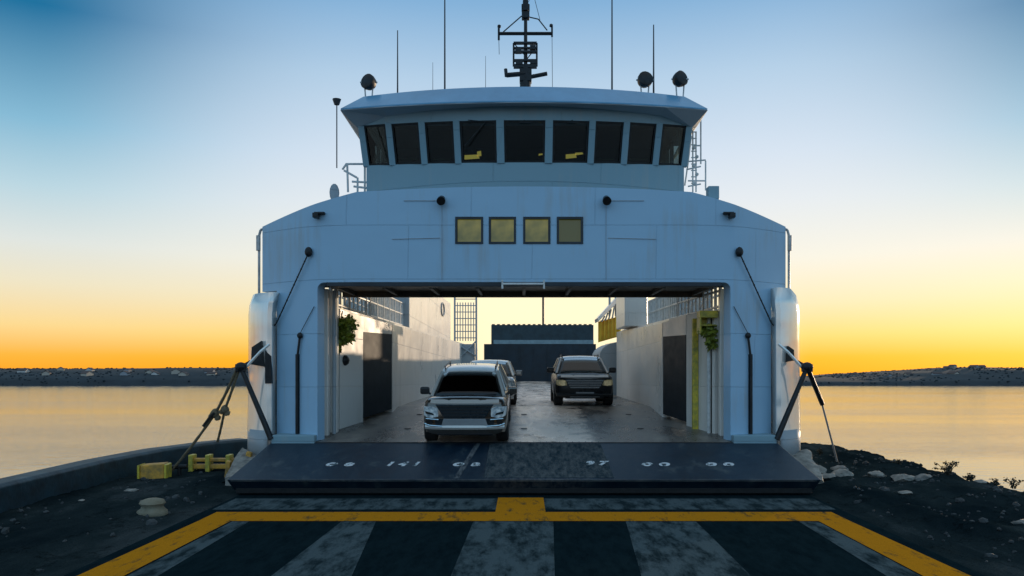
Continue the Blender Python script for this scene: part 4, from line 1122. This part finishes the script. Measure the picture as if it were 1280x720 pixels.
        if style!='dark':
            bm = bm_new(); tube(bm, (s*hw*.82,-.035,hood-.52), (s*hw*.82,.03,hood-.52), .075, 14); obj('fog_lamp', bm, DARK, root)
            bm = bm_new(); poly(bm, [(s*hw*.52,-.06,hood-.62),(s*hw*.80,-.045,hood-.60),(s*hw*.93,.02,hood-.56)], .022, 8); poly(bm, [(s*hw*.60,-.05,hood-.46),(s*hw*.9,-.0,hood-.44)], .018, 8); obj('bumper_trim', bm, CHROME, root)
        # mirror
        bm = bm_new(); mc = Vector((s*(hw+.10), cowl+.25, belt+.12)); box(bm, mc, (.24,.14,.19)); mo = obj('mirror', bm, paint if s>0 or style=='dark' else TRIM, root, bevel=.045)
        bm = bm_new(); tube(bm, (s*(hw*.93),cowl+.2,belt+.02), mc, .03, 8); obj('mirror_arm', bm, TRIM, mo)
    if style!='dark':
        bm = bm_new(); rings=[]
        for u in range(11):
            x=-hw*.90+u/10*hw*1.80; dy=.14*(abs(x)/hw)**4
            rings.append([(x,-.03+dy,hood-.66),(x,-.035+dy,hood-.44),(x,.1+dy,hood-.44),(x,.1+dy,hood-.66)])
        loft(bm, rings); obj('fascia', bm, GRILLE, root, auto=40)
    # lower bumper + valance
    bm = bm_new(); rings=[]
    for u in range(13):
        x=-hw*.93+u/12*hw*1.86; dy=.16*(abs(x)/hw)**4
        z_=hood-.70
        rings.append([(x,-.06+dy,z_),(x,-.085+dy,z_+.05),(x,-.06+dy,z_+.10),(x,.1+dy,z_+.1),(x,.1+dy,z_)])
    loft(bm, rings); obj('bumper', bm, CAR_R if style!='dark' else TRIM, root, auto=40)
    bm = bm_new(); bbox(bm, -hw*.66,hw*.66,.03,.2,.27,hood-.68); obj('valance', bm, DEEP, root, bevel=.03)
    if style=='dark':
        bm = bm_new(); bbox(bm,-hw*.5,hw*.5,-.03,.02,.30,.34); obj('skid_plate', bm, GREYP, root)
    # under body
    bm = bm_new(); bbox(bm,-hw*.62,hw*.62,.3,Lc-.3,.24,.5); obj('chassis', bm, TRIM, root)
    # wipers
    bm = bm_new(); tube(bm,(-.45*hw,y0-.08,belt+.03),(.15*hw,y0-.08,belt+.06),.01,5); tube(bm,(.2*hw,y0-.08,belt+.03),(.7*hw,y0-.02,belt+.06),.01,5); obj('wiper', bm, TRIM, root)
    # roof rails
    if style!='sedan':
        for s in (-1,1):
            bm = bm_new(); tube(bm,(s*wt*.93,y1+.2,zt+.05),(s*wt*.93,y2-.2,zt+.05),.02,8); tube(bm,(s*wt*.93,y1+.25,zt-.04),(s*wt*.93,y1+.25,zt+.05),.018,6); tube(bm,(s*wt*.93,y2-.25,zt-.04),(s*wt*.93,y2-.25,zt+.05),.018,6)
            obj('roof_rail', bm, TRIM, root)
    for y in wy:
        for s in (-1,1):
            bm = bm_new(); x0 = s*(hw-.29); x1=s*(hw+.012)
            prof = [(x0,wr*.55),(x0,wr*.93),(x0+s*.03,wr),(x1-s*.03,wr),(x1,wr*.93),(x1,wr*.62)]
            rings=[[ (x,y+r*math.cos(a_/28*6.2832),wr+r*math.sin(a_/28*6.2832)) for a_ in range(28)] for x,r in prof]
            loft(bm, rings)
            wo = obj('wheel', bm, TYRE, root, auto=40)
            bm = bm_new(); rings=[[ (x,y+r*math.cos(a_/20*6.2832),wr+r*math.sin(a_/20*6.2832)) for a_ in range(20)] for x,r in ((x1-s*.02,wr*.62),(x1-s*.05,wr*.58),(x1-s*.07,wr*.5))]
            loft(bm, rings)
            for k in range(5):
                an=k/5*6.2832; tube(bm,(x1-s*.03,y,wr),(x1-s*.03,y+wr*.58*math.cos(an),wr+wr*.58*math.sin(an)),.035,6)
            obj('rim', bm, RIM, wo)
    return root
slope = math.atan((DECKF-DECK0)/6.2)
c1 = make_car('parked_car', 'silver four wheel drive nearest the ramp with wide dark grille', 2.08, 4.7, 1.70, 1.13, CAR_S, CAR_R, 'suv')
c1.location = (-1.44,19.45,deck_z(20.33)-.88*math.tan(slope)); c1.rotation_euler = (slope,0,0)
c2 = make_car('parked_car', 'black sport utility car with pale headlights on the right of the deck', 1.96, 4.7, 1.66, 1.02, CAR_D, CAR_G, 'dark')
c2.location = (2.0,26.3,DECKF); 
c3 = make_car('parked_car', 'silver car half hidden directly behind the nearest car', 1.88, 4.5, 1.52, .92, CAR_G, CAR_R, 'sedan')
c3.location = (-1.22,26.6,DECKF)
c1['group']=c2['group']=c3['group']='cars on the ferry deck'

# ================================================================== QUAY THINGS
# yellow fender blocks left
def yblock(x,y,w,d,h,rot,label):
    t = thing('fender_block', label, 'fender block', (x,y,0), 'yellow fender blocks on the left quay')
    Rz = Matrix.Translation((x,y,0)) @ Matrix.Rotation(rot,4,'Z')
    bm = bm_new(); prism(bm, [Rz@Vector(p) for p in ((-w/2,-d/2,-.05),(w/2,-d/2,-.05),(w/2*.96,-d/2*.9,h),(-w/2,-d/2*.9,h*.9))], Rz.to_3x3()@Vector((0,d,0)))
    obj('block', bm, YEL, t, bevel=.03)
    for s in (-1,1):
        bm = bm_new(); prism(bm, [Rz@Vector(p) for p in ((s*(w/2+.05),-d/2-.03,-.05),(s*(w/2+.0),-d/2-.03,-.05),(s*(w/2+.0),-d/2-.03,h*.95),(s*(w/2+.05),-d/2-.03,h*.9))], Rz.to_3x3()@Vector((0,d+.06,0)))
        obj('end_post', bm, YELG, t, bevel=.008)
yblock(-9.42,20.4,.60,.40,.38,.12,'yellow block fender at the foot of the left quay wall')
# low yellow barrier rail with posts
t = thing('barrier_rail', 'low yellow barrier with dark gaps between posts beside the ramp on the left', 'barrier', (-8.3,21.6,0))
bm = bm_new(); bbox(bm,-8.95,-7.6,21.5,21.7,.08,.20); bbox(bm,-8.95,-7.6,21.52,21.68,.27,.36); obj('rail', bm, YEL, t, bevel=.02)
for x in (-8.95,-8.5,-7.95,-7.6):
    bm = bm_new(); bbox(bm,x-.06,x+.06,21.45,21.75,-.05,.46); obj('post', bm, YELG if x!=-7.6 else YEL, t, bevel=.02)
t = thing('yellow_post', 'short leaning pair of yellow posts close to the left edge of the ramp', 'post', (-7.35,20.4,0))
bm = bm_new(); prism(bm,[(-7.62,20.3,-.05),(-7.48,20.3,-.05),(-7.46,20.3,.42),(-7.56,20.3,.45)],(0,.16,0)); obj('post', bm, YEL, t, bevel=.02)
bm = bm_new(); prism(bm,[(-7.25,20.5,-.05),(-7.02,20.5,-.05),(-7.0,20.5,.62),(-7.12,20.5,.66)],(0,.16,0)); obj('post', bm, YEL, t, bevel=.02)
# concrete aprons beside the ramp
for s in (-1,1):
    bm = bm_new()
    prism(bm, [(s*6.62,19.0,-.1),(s*7.08,18.9,-.1),(s*7.5,21.0,-.1),(s*6.6,21.0,-.1)], (0,0,.0001+.42))
    for v in bm.verts:
        if v.co.z > 0: v.co.z = .2 if v.co.y < 19.5 else .62
    bmesh.ops.subdivide_edges(bm, edges=bm.edges, cuts=7, use_grid_fill=True)
    for v in bm.verts: v.co += Vector((1,1,1))*(.09*noise.noise(v.co*2.6)+.04*noise.noise(v.co*7))
    tag(obj('apron_block', bm, PALESTONE), ('pale concrete block at the left corner of the ramp' if s<0 else 'pale concrete block at the right corner of the ramp'), 'concrete block')
# bollard lump left foreground
bm = bm_new()
rings=[[(-5.98*1.0-1.12+r*math.cos(k/16*6.2832)*(1+.08*math.sin(3*k)), 15.3+r*math.sin(k/16*6.2832), z) for k in range(16)] for r,z in ((.22,-.04),(.27,.03),(.26,.10),(.20,.15),(.19,.19),(.23,.24),(.20,.30),(.10,.33))]
loft(bm, rings); tag(obj('bollard', bm, surf('bollard_stone',(.22,.20,.14),.8,var=.3,scale=6,col2=(.16,.14,.09),bump=.6), auto=60), 'squat yellowish mooring bollard on the left shoulder beside the yellow line', 'bollard')

# ropes and struts of the left mooring
def rope(name, pts, r, label, mat=BLACKROPE, knots=(), sag=.0):
    t = thing(name, label, 'rope', pts[-1]); fine=[]
    for p,q in zip(pts,pts[1:]):
        for k in range(8): fine.append(Vector(p).lerp(Vector(q),k/8)-Vector((0,0,sag*math.sin(math.pi*k/8))))
    fine.append(Vector(pts[-1])); bm = bm_new()
    for i_ in range(len(fine)-1): tube(bm, fine[i_], fine[i_+1], r*(1+.12*(i_%2)), 8)
    obj('strand', bm, mat, t)
    for kf in knots:
        bm = bm_new(); p=fine[int(kf*(len(fine)-1))]; ball(bm, p, r*3.2, 1,1,1.2); ball(bm, p+Vector((r*2,0,-r*3)), r*2.2); ball(bm, p+Vector((-r*3,0,-r*2)), r*2.0)
        for v in bm.verts: v.co += Vector((1,1,1))*r*.8*noise.noise(v.co*20)
        obj('knot', bm, mat, t)
    return t
apexL = Vector((-7.22,20.15,2.80))
rope('mooring_rope', [apexL, at(269,517,20.6), at(215,588,20.9)], .035, 'long brown rope with a heavy knot slanting down to the left quay', ROPE, (.5,), .04)
rope('mooring_rope', [apexL+Vector((.05,0,0)), at(281,512,20.5), at(272,552,20.9)], .032, 'short brown rope hanging steeply from the left ramp strut', ROPE, (.55,), .03)
rope('mooring_rope', [at(268,516,20.5), at(262,522,20.5), at(254,533,20.5)], .035, 'frayed rope tail dangling off the knot left of the ferry', BLACKROPE)
# cleat at rope foot
t = thing('mooring_cleat', 'dark iron mooring cleat between the yellow fenders on the left quay', 'cleat', (-9.1,20.9,0))
bm = bm_new(); tube(bm,(-9.25,20.9,.0),(-9.25,20.9,.2),.05,10); tube(bm,(-9.0,20.9,.0),(-9.0,20.9,.2),.05,10); obj('post', bm, DARK, t)
bm = bm_new(); tube(bm,(-9.45,20.9,.2),(-8.8,20.9,.22),.055,10); obj('horn', bm, DARK, t)

# rocks
def rock(x,y,r,sq,label,mat,seed,grp='loose rocks on the right bank'):
    rk = random.Random(int(seed*10)+5); bm = bm_new()
    for k in range(26):
        d = Vector((rk.gauss(0,1),rk.gauss(0,1),rk.gauss(0,1))).normalized()*r*rk.uniform(.8,1.1)
        bm.verts.new((d.x*1.35, d.y, d.z*sq))
    ret = bmesh.ops.convex_hull(bm, input=bm.verts)
    dead = [g for g in ret['geom_interior'] if isinstance(g, bmesh.types.BMVert)]
    bmesh.ops.delete(bm, geom=dead, context='VERTS')
    bmesh.ops.subdivide_edges(bm, edges=bm.edges, cuts=3, use_grid_fill=True)
    bmesh.ops.triangulate(bm, faces=bm.faces)
    for v in bm.verts: v.co += Vector((1,1,sq))*r*.10*noise.noise(v.co/r*2.6+Vector((seed,0,0))) + Vector((1,-1,sq))*r*.05*noise.noise(v.co/r*8)
    z = ground_h(x,y)+r*sq*.12
    for v in bm.verts: v.co += Vector((x,y,z))
    tag(obj('rock', bm, mat, auto=28), label, 'rock', grp)
rocks = [
 (8.2,20.7,.34,.7,'pale rock wedged under the foot of the right strut',PALESTONE),
 (7.75,21.3,.30,.8,'pale rock against the white hull plating on the right',PALESTONE),
 (8.55,21.6,.26,.7,'small dark rock behind the foot of the right strut',STONE),
 (8.85,20.0,.28,.5,'flat pale rock on the right bank, nearest the ramp of the broad ones',PALESTONE),
 (9.25,19.5,.32,.5,'broad pale rock in the middle of the right bank',PALESTONE),
 (9.65,19.3,.26,.75,'dark rock touching the broad pale rock on the right bank',STONE),
 (10.6,18.6,.17,.4,'small flat pale rock alone near the right bank edge',PALESTONE),
 (8.2,17.2,.16,.3,'thin flat stone lying beside the slumped kerb on the right',PALESTONE),
 (8.9,14.2,.22,.5,'brown rock in the right foreground near the picture edge',STONE),
 (9.25,14.1,.15,.5,'smaller brown rock touching the one in the right foreground',STONE),
 (8.6,13.1,.26,.14,'thin pale slab lying flat in the right foreground',CONC),
 (9.3,12.3,.22,.16,'pale slab at the lower right corner',CONC),
 (7.6,20.1,.26,.8,'lumpy pale rock at the right corner of the ramp',PALESTONE)]
for i_,(x,y,r,sq,lb,mt) in enumerate(rocks): rock(x,y,r*.78,sq,lb,mt,i_*3.7)
rock(-8.95,18.2,.14,.45,'small pale stone on the left shoulder',PALESTONE,91,'loose stones on the left shoulder')
rock(-9.4,17.0,.07,.4,'tiny stone near the left quay wall',PALESTONE,95,'loose stones on the left shoulder')
rock(-7.55,20.9,.2,.7,'pale rock between the yellow post and the ramp on the left',PALESTONE,97,'loose stones on the left shoulder')
rock(-7.7,21.8,.25,.6,'rough pale rock under the left hull plating',PALESTONE,99,'loose stones on the left shoulder')

bm = bm_new(); rg = random.Random(21)
for k in range(1200):
    if rg.random() < .72: x = rg.uniform(6.7,11.3); y = rg.uniform(7,26)
    else: x = -rg.uniform(6.7,10.1); y = rg.uniform(7,23)
    if y > 18 and abs(x) < 7.8: continue
    d_ = noise.noise(Vector((x*.9,y*.7,31)))
    if d_ < .02 and rg.random() < .85: continue
    r = rg.uniform(.012,.05) if rg.random() < .93 else rg.uniform(.05,.09)
    mt_ = Matrix.Translation((x,y,ground_h(x,y)+r*.25)) @ Matrix.Rotation(rg.uniform(0,6),4,'Z') @ Matrix.Rotation(rg.uniform(0,6),4,'X') @ Matrix.Diagonal((1.3,1,.7,1))
    bmesh.ops.create_icosphere(bm, subdivisions=1, radius=r, matrix=mt_)
for v in bm.verts: v.co += Vector((rg.uniform(-1,1),rg.uniform(-1,1),rg.uniform(-1,1)))*.008
o = obj('gravel', bm, surf('gravel_stone', (.05,.06,.062), .85, scale=2, col2=(.014,.02,.022), var=.3)); o['kind']='stuff'
tag(o, 'loose gravel scattered over both shoulders of the slipway', 'gravel')

# weeds along the right bank crest
def weed(x,y,h,n,label,seed,leafy=False):
    rr=random.Random(seed); z=ground_h(x,y)-.03
    t=thing('weed_plant', label, 'plant', (x,y,z), 'weeds along the right bank edge')
    bm=bm_new(); fb=bm_new()
    for k in range(n):
        a_=rr.uniform(0,6.28); r_=rr.uniform(.02,.22)*h/.4; top=Vector((x+math.cos(a_)*r_*1.6,y+math.sin(a_)*r_,z+h*rr.uniform(.55,1.)))
        mid=Vector((x+math.cos(a_)*r_*.5,y+math.sin(a_)*r_*.4,z+h*.45))
        poly(bm,[(x+math.cos(a_)*.03,y+math.sin(a_)*.03,z),mid,top],.008,5)
        leaf_cluster(top,(.05,.05,.045),14 if leafy else 7,.06,rr,fb); leaf_cluster(mid,(.05,.05,.08),4,.07,rr,fb)
    obj('stem', bm, WEED, t); obj('leaves', fb, WEED, t, recalc=False)
wl = [(10.55,19.9,.50,16,'tallest leafy weed on the right bank edge',True),(10.75,19.2,.26,9,'low weed just right of the tallest leafy one',True),
 (10.75,18.2,.24,7,'thin weed in the middle of the right bank edge',False),(10.9,17.8,.30,7,'upright weed on the right bank edge with a thin top',False),
 (10.9,17.2,.22,8,'small round weed on the right bank edge',False),(11.0,16.7,.36,8,'tall thin weed toward the right picture edge',False),
 (11.0,16.3,.2,8,'short weed beside the tall thin one toward the right picture edge',False),
 (11.05,15.7,.22,7,'last low weed on the right bank before the picture edge',False),(9.4,25.3,.22,8,'faint low weed behind the right strut foot',False),(10.2,21.8,.2,8,'low weed at the far end of the right bank',False)]
for i_,(x,y,h,n,lb,lf) in enumerate(wl): weed(x,y,h*.8,n,lb,i_+40,lf)

# ================================================================== CAMERA, LIGHT, SKY
cd = bpy.data.cameras.new('Camera'); cam = bpy.data.objects.new('Camera', cd); C.objects.link(cam); scn.camera = cam
cam.location = (0,0,CAMZ); cam.rotation_euler = (R(90),0,0)
cd.sensor_width = 36; cd.lens = 36*F/1280; cd.shift_x = -(PX0-640)/1280; cd.shift_y = (PY0-360)/1280
cd.clip_end = 20000; cd.clip_start = .05

# the slipway and the ship slope: rotate everything but the sea, far shore and sky
Rx = Matrix.Rotation(PITCH, 4, 'X')
keep = {'water','hills','woodland','house'}
bpy.context.view_layer.update()
for o in list(scn.objects):
    if o.parent is None and o.name.split('.')[0] not in keep:
        o.matrix_world = Matrix.Translation((0,0,CAMZ)) @ Rx @ Matrix.Translation((0,0,-CAMZ)) @ o.matrix_world

SUN_AZ = R(36.5); SUN_EL = R(5.2)      # azimuth measured from +Y toward +X
sd = Vector((math.sin(SUN_AZ)*math.cos(SUN_EL), math.cos(SUN_AZ)*math.cos(SUN_EL), math.sin(SUN_EL)))
sl = bpy.data.lights.new('Sun','SUN'); sl.energy = 1.5; sl.angle = R(.5); sl.color = (1,.76,.52)
so = bpy.data.objects.new('Sun', sl); C.objects.link(so); so.rotation_euler = sd.to_track_quat('Z','Y').to_euler(); so.location = (0,0,30)

w = bpy.data.worlds.new('World'); scn.world = w; w.use_nodes = True
nt = w.node_tree; N = nt.nodes; L = nt.links
bg = N['Background']; bg.inputs[1].default_value = .1
sky = N.new('ShaderNodeTexSky'); sky.sky_type='NISHITA'; sky.sun_disc=False; sky.sun_elevation=SUN_EL; sky.sun_rotation=SUN_AZ
tc = N.new('ShaderNodeTexCoord')
sx = N.new('ShaderNodeSeparateXYZ'); L.new(tc.outputs['Generated'], sx.inputs[0])
def srgb(r,g,b_):
    f=lambda c: c/12.92 if c<=.04045 else ((c+.055)/1.055)**2.4
    return (f(r/255),f(g/255),f(b_/255))
def wramp(stops):
    c = N.new('ShaderNodeValToRGB'); e=c.color_ramp.elements
    for i_,(deg,col) in enumerate(stops):
        pos = math.sin(R(deg))
        if i_<2: q=e[i_]; q.position=pos
        else: q=e.new(pos)
        q.color=(*srgb(*col),1)
    L.new(sx.outputs[2], c.inputs[0]); return c
A = wramp([(0,(250,158,12)),(1.5,(250,178,38)),(3.0,(246,208,116)),(5.2,(238,221,178)),(8.2,(233,230,217)),(12.1,(218,224,229)),(15.3,(203,216,230)),(20.5,(172,198,221)),(25.4,(124,168,206)),(45,(135,158,178)),(90,(192,193,192))])
B = wramp([(0,(250,154,22)),(1.5,(248,176,58)),(3.4,(242,209,140)),(6.0,(229,219,190)),(8.5,(214,219,215)),(11.8,(178,205,216)),(15.6,(128,178,204)),(22,(20,106,150)),(45,(125,152,174)),(90,(192,193,192))])
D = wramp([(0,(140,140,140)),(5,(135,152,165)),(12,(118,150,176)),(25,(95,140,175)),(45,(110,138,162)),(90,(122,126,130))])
# angle round from the glow in the west-ahead direction
vd = N.new('ShaderNodeVectorMath'); vd.operation='DOT_PRODUCT'; L.new(tc.outputs['Generated'], vd.inputs[0]); ga=R(3); vd.inputs[1].default_value=(math.sin(ga),math.cos(ga),0)
# azimuth-only cosine
hx = N.new('ShaderNodeCombineXYZ'); L.new(sx.outputs[0],hx.inputs[0]); L.new(sx.outputs[1],hx.inputs[1])
hn = N.new('ShaderNodeVectorMath'); hn.operation='NORMALIZE'; L.new(hx.outputs[0],hn.inputs[0])
hd = N.new('ShaderNodeVectorMath'); hd.operation='DOT_PRODUCT'; L.new(hn.outputs[0],hd.inputs[0]); hd.inputs[1].default_value=(math.sin(ga),math.cos(ga),0)
t1 = N.new('ShaderNodeMapRange'); t1.interpolation_type='SMOOTHSTEP'; t1.inputs['From Min'].default_value=.975; t1.inputs['From Max'].default_value=.82; L.new(hd.outputs['Value'],t1.inputs[0])
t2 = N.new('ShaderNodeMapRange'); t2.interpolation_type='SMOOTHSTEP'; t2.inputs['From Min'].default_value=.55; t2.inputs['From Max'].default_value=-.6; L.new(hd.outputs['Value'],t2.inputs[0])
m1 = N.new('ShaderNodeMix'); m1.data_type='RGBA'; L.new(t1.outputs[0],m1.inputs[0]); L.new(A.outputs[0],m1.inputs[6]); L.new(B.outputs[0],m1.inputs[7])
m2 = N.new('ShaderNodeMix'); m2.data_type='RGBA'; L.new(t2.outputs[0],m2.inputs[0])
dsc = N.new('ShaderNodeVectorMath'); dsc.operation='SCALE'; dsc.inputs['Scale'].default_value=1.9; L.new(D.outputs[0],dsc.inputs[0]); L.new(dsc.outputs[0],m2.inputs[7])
gx = N.new('ShaderNodeMapRange'); gx.interpolation_type='SMOOTHSTEP'; gx.inputs['From Min'].default_value=math.cos(R(17)); gx.inputs['From Max'].default_value=math.cos(R(3)); gx.inputs['To Max'].default_value=.95; L.new(hd.outputs['Value'],gx.inputs[0])
ge = N.new('ShaderNodeMapRange'); ge.interpolation_type='SMOOTHSTEP'; ge.inputs['From Min'].default_value=math.sin(R(11)); ge.inputs['From Max'].default_value=math.sin(R(5)); L.new(sx.outputs[2],ge.inputs[0])
gm = N.new('ShaderNodeMath'); gm.operation='MULTIPLY'; L.new(gx.outputs[0],gm.inputs[0]); L.new(ge.outputs[0],gm.inputs[1])
m3 = N.new('ShaderNodeMix'); m3.data_type='RGBA'; L.new(gm.outputs[0],m3.inputs[0]); L.new(m1.outputs[2],m3.inputs[6]); m3.inputs[7].default_value=(1.05,.90,.60,1)
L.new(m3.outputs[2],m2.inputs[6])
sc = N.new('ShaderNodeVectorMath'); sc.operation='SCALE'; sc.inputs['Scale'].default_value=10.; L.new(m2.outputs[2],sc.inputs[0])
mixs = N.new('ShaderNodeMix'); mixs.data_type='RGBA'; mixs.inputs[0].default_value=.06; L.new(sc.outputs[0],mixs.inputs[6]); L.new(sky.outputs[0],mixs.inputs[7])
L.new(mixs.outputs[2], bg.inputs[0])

scn.view_settings.view_transform='Standard'; scn.view_settings.look='None'; scn.view_settings.exposure=.22; scn.view_settings.gamma=1
scn.cycles.max_bounces=8; scn.cycles.transparent_max_bounces=12; scn.cycles.use_denoising=True; scn.cycles.sample_clamp_indirect=6
